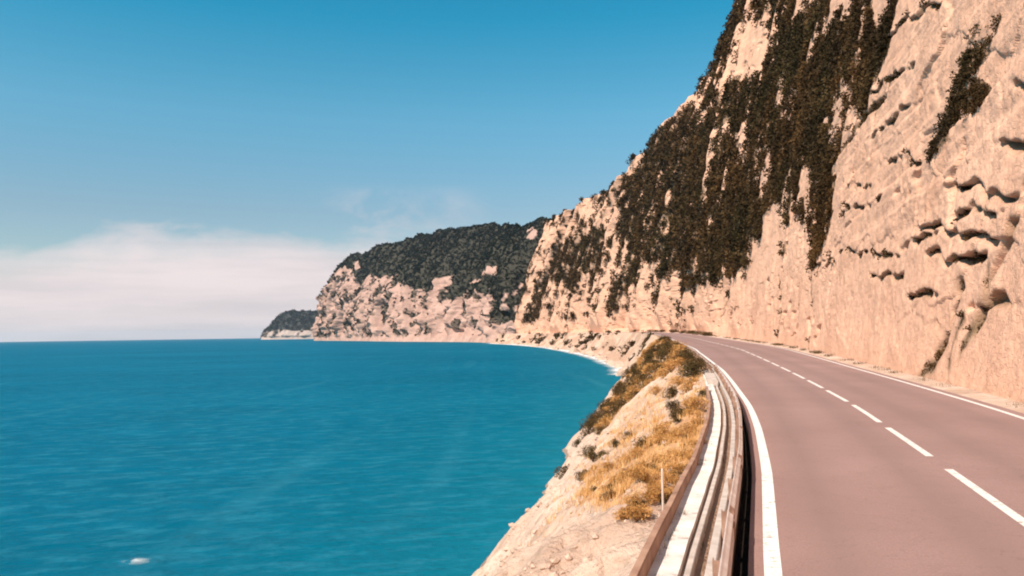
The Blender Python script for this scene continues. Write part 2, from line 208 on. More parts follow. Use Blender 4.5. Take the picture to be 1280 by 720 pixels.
def vnoise(x, y, z=None, seed=0):
    """Value noise, 0..1."""
    x = np.asarray(x, np.float32); y = np.asarray(y, np.float32)
    xi = np.floor(x); yi = np.floor(y)
    fx = x - xi; fy = y - yi
    fx = fx * fx * (3 - 2 * fx); fy = fy * fy * (3 - 2 * fy)
    xi = xi.astype(np.int32); yi = yi.astype(np.int32)
    if z is None:
        zi = np.zeros_like(xi)
        a = _hash(xi, yi, zi, seed); b = _hash(xi + 1, yi, zi, seed)
        c = _hash(xi, yi + 1, zi, seed); d = _hash(xi + 1, yi + 1, zi, seed)
        return (a + (b - a) * fx) * (1 - fy) + (c + (d - c) * fx) * fy
    z = np.asarray(z, np.float32)
    zf = np.floor(z); fz = z - zf; fz = fz * fz * (3 - 2 * fz); zi = zf.astype(np.int32)
    r = []
    for k in (0, 1):
        a = _hash(xi, yi, zi + k, seed); b = _hash(xi + 1, yi, zi + k, seed)
        c = _hash(xi, yi + 1, zi + k, seed); d = _hash(xi + 1, yi + 1, zi + k, seed)
        r.append((a + (b - a) * fx) * (1 - fy) + (c + (d - c) * fx) * fy)
    return r[0] + (r[1] - r[0]) * fz


def fbm(x, y, z=None, o=4, seed=0, gain=.5):
    s = 0; a = 1.0; tot = 0
    for k in range(o):
        f = 2.03 ** k
        s = s + a * vnoise(x * f, y * f, None if z is None else z * f, seed + k * 17)
        tot += a; a *= gain
    return s / tot


def ridge(x, y, z=None, o=3, seed=0):
    s = 0; a = 1.0; tot = 0
    for k in range(o):
        f = 2.07 ** k
        n = vnoise(x * f, y * f, None if z is None else z * f, seed + k * 31)
        s = s + a * (1 - np.abs(2 * n - 1)); tot += a; a *= .5
    return s / tot


def worley(x, y, seed=0):
    """Cellular noise: random value of the nearest cell, and how far inside the cell the point lies."""
    x = np.asarray(x, np.float32); y = np.asarray(y, np.float32)
    xi = np.floor(x).astype(np.int32); yi = np.floor(y).astype(np.int32); zi = np.zeros_like(xi)
    f1 = np.full(len(x), 9, np.float32); f2 = f1.copy(); val = np.zeros(len(x), np.float32)
    tx = np.zeros(len(x), np.float32)
    for dx in (-1, 0, 1):
        for dy in (-1, 0, 1):
            cx, cy_ = xi + dx, yi + dy
            px = cx + _hash(cx, cy_, zi, seed); py = cy_ + _hash(cx, cy_, zi + 1, seed)
            d = np.hypot(px - x, py - y); n = d < f1
            f2 = np.where(n, f1, np.minimum(f2, d)); f1 = np.where(n, d, f1)
            h = _hash(cx, cy_, zi + 2, seed); h2 = _hash(cx, cy_, zi + 3, seed)
            # each cell is a tilted facet
            val = np.where(n, h + (px - x) * (h2 - .5) * 1.2 + (py - y) * (.5 - h) * 1.2, val)
    return val, f2 - f1


def sstep(a, b, x):
    t = np.clip((x - a) / (b - a), 0, 1)
    return t * t * (3 - 2 * t)


# =============================================================== mesh helpers
def tag(o, label=None, cat=None, group=None, kind=None):
    if label: o['label'] = label
    if cat: o['category'] = cat
    if group: o['group'] = group
    if kind: o['kind'] = kind
    return o


def raw_mesh(name, verts, loops, sizes, mat=None, smooth=False, attrs=None):
    me = bpy.data.meshes.new(name)
    verts = np.asarray(verts, np.float32); loops = np.asarray(loops, np.int32)
    me.vertices.add(len(verts)); me.vertices.foreach_set('co', verts.ravel())
    me.loops.add(len(loops)); me.loops.foreach_set('vertex_index', loops)
    n = len(loops) // sizes
    me.polygons.add(n)
    me.polygons.foreach_set('loop_start', np.arange(n, dtype=np.int32) * sizes)
    me.polygons.foreach_set('loop_total', np.full(n, sizes, np.int32))
    me.polygons.foreach_set('use_smooth', np.full(n, smooth, bool))
    for k, v in (attrs or {}).items():
        a = me.attributes.new(k, 'FLOAT', 'POINT')
        a.data.foreach_set('value', np.asarray(v, np.float32))
    me.update(calc_edges=True)
    if mat: me.materials.append(mat)
    return me


def link(name, me, parent=None, loc=None):
    o = bpy.data.objects.new(name, me)
    COL.objects.link(o)
    if parent: o.parent = parent
    if loc is not None: o.location = loc
    return o


def grid_mesh(name, P, nu, nv, mat, attrs=None, smooth=True, flip=False):
    idx = np.arange(nu * nv).reshape(nu, nv)
    a, b, c, d = idx[:-1, :-1], idx[1:, :-1], idx[1:, 1:], idx[:-1, 1:]
    q = np.stack([a, d, c, b] if flip else [a, b, c, d], -1).reshape(-1)
    return raw_mesh(name, P, q, 4, mat, smooth, attrs)


def py_mesh(name, verts, faces, mat, smooth=False):
    me = bpy.data.meshes.new(name)
    me.from_pydata([tuple(map(float, v)) for v in verts], [], faces)
    if smooth: me.polygons.foreach_set('use_smooth', [True] * len(faces))
    me.update()
    if mat: me.materials.append(mat)
    return me


# =============================================================== materials
def new_mat(name):
    m = bpy.data.materials.new(name); m.use_nodes = True
    nt = m.node_tree
    for n in list(nt.nodes): nt.nodes.remove(n)
    out = nt.nodes.new('ShaderNodeOutputMaterial')
    b = nt.nodes.new('ShaderNodeBsdfPrincipled')
    nt.links.new(b.outputs[0], out.inputs[0])
    b.inputs['Specular IOR Level'].default_value = .25
    return m, nt, b


class NT:
    def __init__(self, nt):
        self.nt = nt; self.N = nt.nodes; self.L = nt.links
        self.pos = None

    def coord(self):
        if self.pos is None:
            g = self.N.new('ShaderNodeNewGeometry'); self.pos = g.outputs['Position']
        return self.pos

    def mapped(self, scale):
        m = self.N.new('ShaderNodeMapping'); m.inputs['Scale'].default_value = scale
        self.L.new(self.coord(), m.inputs['Vector']); return m.outputs[0]

    def noise(self, scale, detail=4, rough=.55, vec=None, dist=0.0):
        n = self.N.new('ShaderNodeTexNoise'); n.inputs['Scale'].default_value = scale
        n.inputs['Detail'].default_value = detail; n.inputs['Roughness'].default_value = rough
        n.inputs['Distortion'].default_value = dist
        self.L.new(vec or self.coord(), n.inputs['Vector']); return n.outputs['Fac']

    def attr(self, name):
        n = self.N.new('ShaderNodeAttribute'); n.attribute_name = name; return n.outputs['Fac']

    def ramp(self, fac, stops):
        r = self.N.new('ShaderNodeValToRGB'); e = r.color_ramp.elements
        while len(e) < len(stops): e.new(.5)
        for i, (p, c) in enumerate(stops):
            e[i].position = p; e[i].color = (*c, 1) if len(c) == 3 else c
        self.L.new(fac, r.inputs[0]); return r.outputs[0]

    def mix(self, fac, a, b, mode='MIX'):
        m = self.N.new('ShaderNodeMix'); m.data_type = 'RGBA'; m.blend_type = mode
        for s, v in ((m.inputs[0], fac), (m.inputs[6], a), (m.inputs[7], b)):
            if isinstance(v, (int, float)): s.default_value = v
            elif isinstance(v, tuple): s.default_value = (*v, 1)
            else: self.L.new(v, s)
        return m.outputs[2]

    def math(self, op, a, b=None, c=None, clamp=False):
        m = self.N.new('ShaderNodeMath'); m.operation = op; m.use_clamp = clamp
        for i, v in enumerate((a, b, c)):
            if v is None: continue
            if isinstance(v, (int, float)): m.inputs[i].default_value = v
            else: self.L.new(v, m.inputs[i])
        return m.outputs[0]

    def bump(self, h, strength, dist, normal=None):
        b = self.N.new('ShaderNodeBump'); b.inputs['Strength'].default_value = strength
        b.inputs['Distance'].default_value = dist
        self.L.new(h, b.inputs['Height'])
        if normal: self.L.new(normal, b.inputs['Normal'])
        return b.outputs[0]


def g3(v): return (v, v, v)


def rock_material(name, light, mid, dark, soil_shade, unit, veg_tint=None):
    """unit: size in metres of the coarse mottling."""
    m, nt, b = new_mat(name); n = NT(nt)
    n1 = n.noise(1 / unit, 5, .6)
    col = n.ramp(n1, [(.30, dark), (.48, mid), (.72, light)])
    streak = n.noise(1.0, 4, .6, n.mapped((2.2 / unit, 2.2 / unit, .25 / unit)))
    col = n.mix(n.ramp(streak, [(.50, g3(0)), (.72, g3(.55))]), col, dark)
    strat = n.noise(1.0, 3, .6, n.mapped((.18 / unit, .18 / unit, 3.0 / unit)))
    col = n.mix(n.ramp(strat, [(.52, g3(0)), (.70, g3(.45))]), col, light)
    grain = n.noise(9 / unit, 4, .7)
    col = n.mix(n.ramp(grain, [(.38, g3(.35)), (.55, g3(0))]), col, dark)
    col = n.mix(n.attr('soil_shade'), col, soil_shade)
    nt.links.new(col, b.inputs['Base Color'])
    b.inputs['Roughness'].default_value = .92
    b.inputs['Specular IOR Level'].default_value = .12
    h = n.math('ADD', n.noise(3.0 / unit, 6, .65), n.math('MULTIPLY', n.noise(1.0, 5, .65, n.mapped((1.2 / unit, 1.2 / unit, 3.5 / unit), )), .35))
    vo = n.N.new('ShaderNodeTexVoronoi'); vo.feature = 'DISTANCE_TO_EDGE'; vo.inputs['Scale'].default_value = 6.5 / unit
    wv = n.N.new('ShaderNodeVectorMath'); wv.operation = 'MULTIPLY_ADD'
    nc = n.N.new('ShaderNodeTexNoise'); nc.inputs['Scale'].default_value = 2.5 / unit; nc.inputs['Detail'].default_value = 4
    nt.links.new(n.coord(), nc.inputs['Vector']); nt.links.new(nc.outputs['Color'], wv.inputs[0])
    wv.inputs[1].default_value = (unit * .9,) * 3; nt.links.new(n.coord(), wv.inputs[2]); nt.links.new(wv.outputs[0], vo.inputs['Vector'])
    crack = n.ramp(vo.outputs['Distance'], [(0, g3(0)), (.035, g3(1))])
    h = n.math('ADD', h, n.math('MULTIPLY', crack, .07))
    nrm = n.bump(h, .8, unit * .07)
    nt.links.new(nrm, b.inputs['Normal'])
    return m


def plain(name, c1, c2, scale, rough=.85, bump=.0, spec=.2, metal=0.0, bdist=.01):
    m, nt, b = new_mat(name); n = NT(nt)
    nz = n.noise(scale, 5, .6)
    nt.links.new(n.ramp(nz, [(.35, c1), (.65, c2)]), b.inputs['Base Color'])
    b.inputs['Roughness'].default_value = rough
    b.inputs['Specular IOR Level'].default_value = spec
    b.inputs['Metallic'].default_value = metal
    if bump: nt.links.new(n.bump(n.noise(scale * 3, 5, .65), bump, bdist), b.inputs['Normal'])
    return m


ROCK_L, ROCK_M, ROCK_D = (.73, .425, .290), (.67, .380, .255), (.56, .305, .200)
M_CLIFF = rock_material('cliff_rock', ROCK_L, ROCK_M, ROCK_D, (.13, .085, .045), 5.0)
M_HEAD = rock_material('headland_rock', (.56, .355, .285), (.46, .285, .225), (.32, .19, .15), (.035, .038, .028), 28.0)
M_ISLE = rock_material('island_rock', (.50, .38, .33), (.44, .33, .28), (.34, .26, .22), (.03, .035, .035), 60.0)


def leaf_material(name, a, b_, c, scale, patchy=True):
    m, nt, b = new_mat(name); n = NT(nt)
    nz = n.noise(scale, 3, .6)
    col = n.ramp(nz, [(.35, a), (.5, b_), (.68, c)])
    if patchy: patch = n.ramp(n.noise(scale * .22, 3, .6), [(.38, (.70, .85, .75)), (.5, (1, 1, 1)), (.62, (1.18, 1.05, .92))])
    if patchy: col = n.mix(1.0, col, patch, 'MULTIPLY')
    nt.links.new(col, b.inputs['Base Color'])
    b.inputs['Roughness'].default_value = .8
    b.inputs['Specular IOR Level'].default_value = .1
    return m


M_SCRUB = leaf_material('scrub_leaves', (.026, .0155, .0065), (.046, .027, .0105), (.115, .063, .025), .22)
M_MAQUIS = leaf_material('maquis_leaves', (.010, .015, .0135), (.0145, .020, .0175), (.023, .027, .020), .012)
M_DARKLEAF = leaf_material('dark_leaves', (.045, .028, .012), (.085, .050, .020), (.16, .10, .04), 2.5)
M_GOLDLEAF = leaf_material('golden_leaves', (.26, .120, .034), (.50, .245, .078), (.74, .41, .165), 3.0, False)
M_STEM = plain('woody_stems', (.12, .075, .05), (.2, .13, .09), 8, .9)
M_GRASS = leaf_material('dry_grass', (.48, .24, .085), (.68, .37, .145), (.82, .52, .26), 1.5, False)


def ground_material():
    m, nt, b = new_mat('slope_earth'); n = NT(nt)
    n1 = n.noise(.35, 6, .62)
    col = n.ramp(n1, [(.30, (.52, .34, .25)), (.50, (.68, .47, .355)), (.70, (.80, .60, .48))])
    gr = n.noise(4.0, 5, .7)
    col = n.mix(n.ramp(gr, [(.36, g3(.55)), (.5, g3(0))]), col, (.40, .25, .17))
    dry = n.math('MULTIPLY', n.attr('dry'), n.ramp(n.noise(.9, 5, .65), [(.30, g3(.35)), (.55, g3(1))]))
    col = n.mix(dry, col, n.ramp(n.noise(2.2, 4, .6), [(.35, (.46, .23, .10)), (.65, (.72, .41, .20))]))
    col = n.mix(n.attr('rust'), col, (.42, .25, .17))
    col = n.mix(n.attr('wet'), col, (.30, .22, .17))
    col = n.mix(n.attr('pit'), col, (.02, .014, .010))  # guardrail shade painted into the channel floor colour
    nt.links.new(col, b.inputs['Base Color'])
    b.inputs['Roughness'].default_value = .95; b.inputs['Specular IOR Level'].default_value = .1
    h = n.math('ADD', n.noise(1.6, 7, .68), n.math('MULTIPLY', n.noise(7.0, 5, .7), .35))
    nt.links.new(n.bump(h, 1.0, .28), b.inputs['Normal'])
    return m


def asphalt_material():
    m, nt, b = new_mat('faded_asphalt'); n = NT(nt)
    big = n.noise(.22, 5, .6)
    col = n.ramp(big, [(.3, (.275, .165, .145)), (.7, (.345, .212, .187))])
    fine = n.noise(38, 3, .7)
    col = n.mix(n.ramp(fine, [(.40, g3(.35)), (.60, g3(0))]), col, (.19, .12, .105))
    tr = n.attr('track')
    col = n.mix(n.math('MULTIPLY', tr, .42), col, (.20, .127, .110))
    # tar-sealed cracks and patches
    crack = n.noise(.55, 6, .7, dist=.6)
    c = n.math('ABSOLUTE', n.math('SUBTRACT', crack, .5))
    col = n.mix(n.ramp(c, [(.0, g3(.40)), (.006, g3(0))]), col, (.16, .10, .085))
    nt.links.new(col, b.inputs['Base Color'])
    b.inputs['Roughness'].default_value = .85; b.inputs['Specular IOR Level'].default_value = .2
    nt.links.new(n.bump(n.noise(60, 3, .7), .5, .006), b.inputs['Normal'])
    return m


def paint_material(name='road_paint', cut=.36, top=(.84, .80, .75)):
    m, nt, b = new_mat(name); n = NT(nt)
    nz = n.noise(9, 7, .8)
    col = n.ramp(nz, [(cut, (.34, .24, .21)), (cut + .08, tuple(v * .86 for v in top)), (.8, top)])
    nt.links.new(col, b.inputs['Base Color']); b.inputs['Roughness'].default_value = .7
    return m


def stained(name, c1, c2, dirt, scale):
    m, nt, b = new_mat(name); n = NT(nt)
    col = n.ramp(n.noise(scale, 6, .65), [(.35, c1), (.6, c2)])
    col = n.mix(n.ramp(n.noise(scale * 1.7, 6, .75), [(.30, g3(.85)), (.42, g3(0))]), col, dirt)
    nt.links.new(col, b.inputs['Base Color']); b.inputs['Roughness'].default_value = .9
    nt.links.new(n.bump(n.noise(scale * 5, 5, .7), .5, .02), b.inputs['Normal'])
    return m


M_GROUND, M_ASPHALT, M_PAINT = ground_material(), asphalt_material(), paint_material()
M_WORN = paint_material('worn_road_paint', .37, (.82, .74, .68))
M_STEEL = plain('weathered_steel', (.52, .40, .35), (.68, .56, .50), 3, .55, .1, .4, .15)
M_RUST = plain('rusty_steel', (.20, .105, .07), (.42, .25, .18), 4, .8, .2)
M_CONC = stained('pale_concrete', (.60, .51, .46), (.80, .72, .67), (.24, .17, .13), 2.2)
M_OLDCONC = plain('pale_concrete', (.58, .50, .45), (.78, .71, .66), 2.5, .9, .3, bdist=.02)
M_CONC2 = plain('worn_concrete', (.42, .33, .28), (.62, .50, .43), 3.5, .9, .4, bdist=.02)
M_WOOD = plain('brown_wall_render', (.28, .15, .10), (.44, .26, .18), 2.0, .85, .3, bdist=.02)
M_WHITE = plain('white_post', (.52, .40, .33), (.64, .51, .43), 9, .7)
M_BOULDER = plain('shore_rock', (.42, .29, .22), (.60, .42, .32), .8, .95, .6, bdist=.2)


def sea_material():
    m, nt, b = new_mat('sea_water'); n = NT(nt)
    wind = n.mapped((.35, 1.0, 1.0))
    gm = n.N.new('ShaderNodeMapping'); gm.inputs['Rotation'].default_value = (0, 0, math.radians(-16))
    nt.links.new(n.coord(), gm.inputs['Vector'])
    st = n.N.new('ShaderNodeMapping'); st.inputs['Scale'].default_value = (.50, 1.0, 1.0)
    nt.links.new(gm.outputs[0], st.inputs['Vector'])
    v = st.outputs[0]
    big = n.noise(.010, 4, .55, v)
    mid = n.noise(.06, 4, .6, v)
    deep, teal, lite = (.000, .082, .138), (.000, .098, .165), (.002, .118, .190)
    col = n.ramp(n.math('ADD', n.math('MULTIPLY', big, .6), n.math('MULTIPLY', mid, .4)), [(.38, deep), (.5, teal), (.62, lite)])
    col = n.mix(n.attr('shallow'), col, (.004, .135, .19))
    # foam-flecked drift lines
    nt.links.new(col, b.inputs['Base Color'])
    # long drift lines lying on the water
    dl = n.N.new('ShaderNodeMapping'); dl.inputs['Rotation'].default_value = (0, 0, math.radians(6)); dl.inputs['Scale'].default_value = (.12, .0060, 1)
    nt.links.new(n.coord(), dl.inputs['Vector'])
    d1 = n.noise(1.0, 3, .5, dl.outputs[0])
    col = n.mix(n.ramp(d1, [(.60, g3(0)), (.74, g3(.24))]), col, (.045, .215, .275))
    rip = n.noise(.55, 5, .7, v)
    col = n.mix(n.ramp(rip, [(.48, g3(0)), (.66, g3(.42))]), col, (.030, .20, .28))
    nt.nodes.remove(b)
    df = n.N.new('ShaderNodeBsdfDiffuse'); gl = n.N.new('ShaderNodeBsdfGlossy'); mx = n.N.new('ShaderNodeMixShader')
    nt.links.new(col, df.inputs['Color']); gl.inputs['Color'].default_value = (.30, .80, 1, 1); gl.inputs['Roughness'].default_value = .22
    fr = n.N.new('ShaderNodeFresnel'); fr.inputs['IOR'].default_value = 1.33
    fac = n.math('MINIMUM', n.math('MULTIPLY', fr.outputs[0], .5), .12)
    nt.links.new(fac, mx.inputs[0]); nt.links.new(df.outputs[0], mx.inputs[1]); nt.links.new(gl.outputs[0], mx.inputs[2])
    nt.links.new(mx.outputs[0], [q for q in nt.nodes if q.type == 'OUTPUT_MATERIAL'][0].inputs[0])
    h1 = n.noise(.16, 5, .62, v); h2 = n.noise(.9, 5, .65, v)
    nr = n.bump(h1, .8, 1.4)
    nr = n.bump(h2, .7, .30, nr)
    for q in (df, gl, fr): nt.links.new(nr, q.inputs['Normal'])
    return m


def foam_material(thr=.5):
    m, nt, b = new_mat('sea_foam'); n = NT(nt)
    b.inputs['Base Color'].default_value = (.85, .83, .80, 1); b.inputs['Roughness'].default_value = .8
    f = n.math('MULTIPLY', n.attr('edge'), n.ramp(n.noise(.22, 6, .7), [(.30, g3(0)), (.55, g3(1))]))
    nt.links.new(f, b.inputs['Alpha'])
    return m


M_SEA, M_FOAM = sea_material(), foam_material()


# =============================================================== polygons on the surfaces
def inside(poly, x, y):
    p = np.asarray(poly, float); r = np.zeros(len(x), bool)
    bb = (x > p[:, 0].min()) & (x < p[:, 0].max()) & (y > p[:, 1].min()) & (y < p[:, 1].max())
    i = np.where(bb)[0]
    if not len(i): return r
    xx, yy = x[i], y[i]; acc = np.zeros(len(i), bool)
    for k in range(len(p)):
        x1, y1 = p[k]; x2, y2 = p[(k + 1) % len(p)]
        if y1 == y2: continue
        c = ((y1 > yy) != (y2 > yy)) & (xx < (x2 - x1) * (yy - y1) / (y2 - y1) + x1)
        acc ^= c
    r[i] = acc
    return r


def seg_dist(px, py, poly):
    d = np.full(len(px), 1e9)
    for (x1, y1), (x2, y2) in zip(poly[:-1], poly[1:]):
        vx, vy = x2 - x1, y2 - y1; L = vx * vx + vy * vy + 1e-9
        t = np.clip(((px - x1) * vx + (py - y1) * vy) / L, 0, 1)
        d = np.minimum(d, np.hypot(px - x1 - t * vx, py - y1 - t * vy))
    return d


def stations(foot, t0, t1, k, dmin):
    """Station parameters spaced in proportion to their distance from the eye."""
    tt = np.linspace(t0, t1, 20000); f = catmull(foot, tt)
    dist = np.maximum(np.hypot(f[:, 0], f[:, 1]), dmin)
    dist = np.where(f[:, 1] < 12, dist * 4, dist)
    w = np.r_[0, np.linalg.norm(np.diff(f, axis=0), axis=1)] / dist
    W = np.cumsum(w); n = int(W[-1] / k) + 2
    return np.interp(np.linspace(0, W[-1], n), W, tt)


def steps(total, s0, grow, start=0.0):
    z = [0.0]
    while z[-1] < total: z.append(z[-1] + s0 + grow * max(0, z[-1] - start))
    z = np.array(z); return z / z[-1]


def foot_frame(foot, t):
    """Arc length and seaward normal along a foot line."""
    tt = np.linspace(0, len(foot) - 1, 6000); p = catmull(foot, tt)
    arc = np.r_[0, np.cumsum(np.linalg.norm(np.diff(p, axis=0), axis=1))]
    k = np.ones(161) / 161
    tn = np.gradient(p, axis=0)
    tn = np.c_[np.convolve(np.pad(tn[:, 0], 80, 'edge'), k, 'valid'), np.convolve(np.pad(tn[:, 1], 80, 'edge'), k, 'valid')]
    tn /= np.linalg.norm(tn, axis=1)[:, None]
    nx = np.interp(t, tt, -tn[:, 1]); ny = np.interp(t, tt, tn[:, 0])
    return np.interp(t, tt, arc), nx, ny


# =============================================================== the main cliff
def build_cliff():
    ts = stations(FOOT, 0, len(FOOT) - 1.001, .0027, 22)
    qs = steps(172, .085, .0024, 14)
    qs = np.r_[qs, 1.06, 1.15, 1.3]
    nu, nv = len(ts), len(qs)
    T = np.repeat(ts, nv); Q = np.tile(qs, nu)
    P = cliff_base(T, Q)
    A, NX, NY = foot_frame(FOOT, T)
    Z = P[:, 2]; Y = P[:, 1]; zrel = Z - zr(Y)
    far = sstep(90, 300, Y)
    vfar = sstep(250, 700, Y)
    # large buttresses and gullies running up the face
    warp = (fbm(A / 60, Z / 60, seed=5, o=3) - .5)
    AL = A + .50 * Z * far          # the flutes lean with the dip of the rock
    rb = ridge(AL / 46 + warp * .8, Z / 190, seed=11, o=2)
    D = (rb - .62) * (.5 + 10 * far + 8 * vfar)
    rb2 = ridge(AL / 15 + warp * 1.6, Z / 70, seed=23, o=2)
    D += (rb2 - .62) * (.26 + 4.2 * far)
    rb3 = ridge(AL / 5.5 + warp * 3, Z / 26, seed=29, o=2)
    D += (rb3 - .6) * (.10 + .9 * far)
    # blocky rock
    D += (fbm(A / 9, Z / 7, Y / 9, seed=31, o=3) - .5) * (.24 + 2.1 * far)
    D += (fbm(A / 2.3, Z / 1.7, seed=37, o=4) - .5) * (.20 + .25 * far)
    D += (ridge(A / 1.1 + fbm(A / 2, Z / 2, seed=39) * 2, Z / .8, seed=38, o=3) - .6) * .08
    wx = (fbm(A / 3, Z / 3, seed=141, o=3) - .5) * 1.6; wz = (fbm(A / 3 + 9, Z / 3, seed=143, o=3) - .5) * 1.0
    frac = sstep(.38, .62, fbm(A / 13, Z / 10, seed=145, o=3))
    cv, ce = worley((A + wx) / 1.7, (Z + wz * 3 + .3 * A) / 5.0, 147)
    D += ((cv - .5) * .20 - (ce < .04) * .05) * (.25 + .75 * frac)
    cv, ce = worley((A + wx * .5) / .8, (Z + wz * .5) / .9, 149)
    D += ((cv - .5) * .065) * (.25 + .75 * frac)
    cv, ce = worley((A + wx * 2) / 8.0, (Z + wz * 2) / 6.0, 151)
    D += (cv - .5) * (.12 + .9 * far)
    # bedding: tilted layers, each with a small overhang
    lay = Z + .06 * A + (fbm(A / 14, Z / 9, seed=41, o=3) - .5) * 3.0
    amt = sstep(.42, .62, fbm(A / 16, Z / 8, seed=43, o=2)) * sstep(5, 11, zrel) * (1 - .5 * far)
    fr = (lay / 2.1) % 1.0
    D += amt * (sstep(0, .75, fr) - sstep(.9, 1.0, fr)) * .13
    fr2 = (lay / .83 + .3) % 1.0
    D += amt * (sstep(0, .7, fr2) - sstep(.88, 1.0, fr2)) * .03
    # scattered pockets
    pk = vnoise(A / 1.6, Z / 1.0, seed=53) * vnoise(A / 6, Z / 4, seed=59)
    D -= sstep(.56, .66, pk) * .35
    # mapped clefts and ledges
    STAIN_SHADE = np.zeros(len(T), np.float32)  # stains along clefts, painted shade under ledges
    nz_e = (fbm(A / 2.5, Z / 2.0, seed=61, o=3) - .5)
    for li, poly in enumerate(CLEFTS):
        aa = foot_frame(FOOT, np.array([p[0] for p in poly]))[0]
        zz = cliff_base(np.array([p[0] for p in poly]), np.array([p[1] for p in poly]))[:, 2]
        pl = list(zip(aa, zz)); m = np.where((A > aa.min() - 4) & (A < aa.max() + 4) & (Z > zz.min() - 4) & (Z < zz.max() + 4))[0]
        if not len(m): continue
        d = seg_dist(A[m] + nz_e[m] * 2.0, Z[m], pl)
        w = .12 + .22 * vnoise(A[m] / 1.5, Z[m] / 1.2, seed=67)
        STAIN_SHADE[m] = np.maximum(STAIN_SHADE[m], np.exp(-(d / (w * 1.5)) ** 2) * sstep(.30, .42, fbm(A[m] / .9, Z[m] / 1.6, seed=73 + li, o=3)))
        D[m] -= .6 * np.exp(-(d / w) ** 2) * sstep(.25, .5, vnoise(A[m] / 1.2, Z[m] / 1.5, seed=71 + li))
    for li, poly in enumerate(LEDGES):
        aa = foot_frame(FOOT, np.array([p[0] for p in poly]))[0]
        zz = cliff_base(np.array([p[0] for p in poly]), np.array([p[1] for p in poly]))[:, 2]
        o = np.argsort(aa); aa, zz = aa[o], zz[o]
        m = np.where((A > aa[0] - 1) & (A < aa[-1] + 1) & (Z > zz.min() - 4) & (Z < zz.max() + 4))[0]
        if not len(m): continue
        dz = Z[m] + nz_e[m] * 1.3 - np.interp(A[m], aa, zz)
        e = sstep(0, 1.0, A[m] - aa[0] + 1) * sstep(0, 1.0, aa[-1] + 1 - A[m])
        e = e * ((.6 if li < 3 or li == 8 else .10) + (.4 if li < 3 or li == 8 else .9) * sstep(.38, .55, fbm(A[m] / 1.1, Z[m] / 3, seed=83 + li, o=2)))
        dist = math.hypot(60, 40) if aa.mean() > 200 else 40
        STAIN_SHADE[m] = np.maximum(STAIN_SHADE[m], e * np.exp(-((dz + .12) / .20) ** 2))  # shade painted into the rock colour below each ledge
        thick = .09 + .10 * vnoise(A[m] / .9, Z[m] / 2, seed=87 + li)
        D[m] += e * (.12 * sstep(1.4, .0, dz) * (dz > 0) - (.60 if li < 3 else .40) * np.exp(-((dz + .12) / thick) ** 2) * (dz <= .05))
    D *= sstep(-.4, 3.0, zrel) * .9 + .1
    D = np.minimum(D, .25 + .5 * np.clip(zrel, 0, None))
    edge = sstep(1.0, 1.1, Q)
    P[:, 0] += NX * D * (1 - edge); P[:, 1] += NY * D * (1 - edge)
    P[:, 2] += (fbm(A / 22, Q * 9, seed=91, o=4) - .5) * 9 * sstep(.75, 1.0, Q) * (.5 + .5 * far)
    # scree apron at the foot
    P[:, 2] += 0
    # where scrub grows
    jt = (fbm(AL / 9, Z / 16, seed=97, o=4) - .5); jq = (fbm(AL / 9 + 70, Z / 16, seed=101, o=4) - .5)
    tj = T + jt * (.55 + .15 * far); qj = Q + jq * (.07 + .02 * far)
    j2 = (fbm(A / 3.5, Z / 3.5, seed=131, o=3) - .5); tj += j2 * .25; qj += j2 * .03
    V = np.zeros(len(T), np.float32)
    for k_, p in enumerate(CLIFF_VEG):
        jj = .22 if k_ in (7, 8) else 1.0
        V[inside(p, T + (tj - T) * jj, Q + (qj - Q) * jj)] = 1
    up = (Q > .93) & (Y > 100)
    V[up & (T < 13.2) & (Q >= .95)] = 1
    V[(T < 13.2) & (Y > 60) & (Q > .62 + .25 * sstep(160, 60, Y))] = 1
    for p in CLIFF_BARE: V[inside(p, tj, qj)] = 0
    rough = fbm(AL / 6, Z / 13, seed=103, o=4)
    V *= sstep(.31, .37, rough)
    V *= 1 - sstep(.58, .65, fbm(AL / 2.6, Z / 6.5, seed=161, o=3)) * .9
    outc = sstep(.64, .69, fbm(AL / 4, Z / 11, seed=107, o=4)) * sstep(150, 400, Y) * sstep(18, 40, zrel + 14 * (fbm(A / 30, Z / 60, seed=109) - .5) * 2)
    low = sstep(.70, .74, fbm(A / 6, Z / 14, seed=113, o=4)) * sstep(200, 300, Y)
    V = np.maximum(V, np.maximum(outc, low) * .9)
    V = V * (zrel > 2)
    V[(Y > 130) & (zrel < 9 + 10 * fbm(AL / 9, Z * 0, seed=163, o=3))] *= .12
    soil_shade = np.clip(np.maximum(V * .75, STAIN_SHADE * .9), 0, 1)  # earth under scrub, cleft stains and painted ledge shade together
    V = np.maximum(V, sstep(.5, .75, STAIN_SHADE) * .25)
    me = grid_mesh('cliff', P, nu, nv, M_CLIFF, {'soil_shade': soil_shade}, True, flip=False)
    tag(link('cliff', me), kind='structure')
    return P, V, nu, nv, T, Q, (NX, NY)


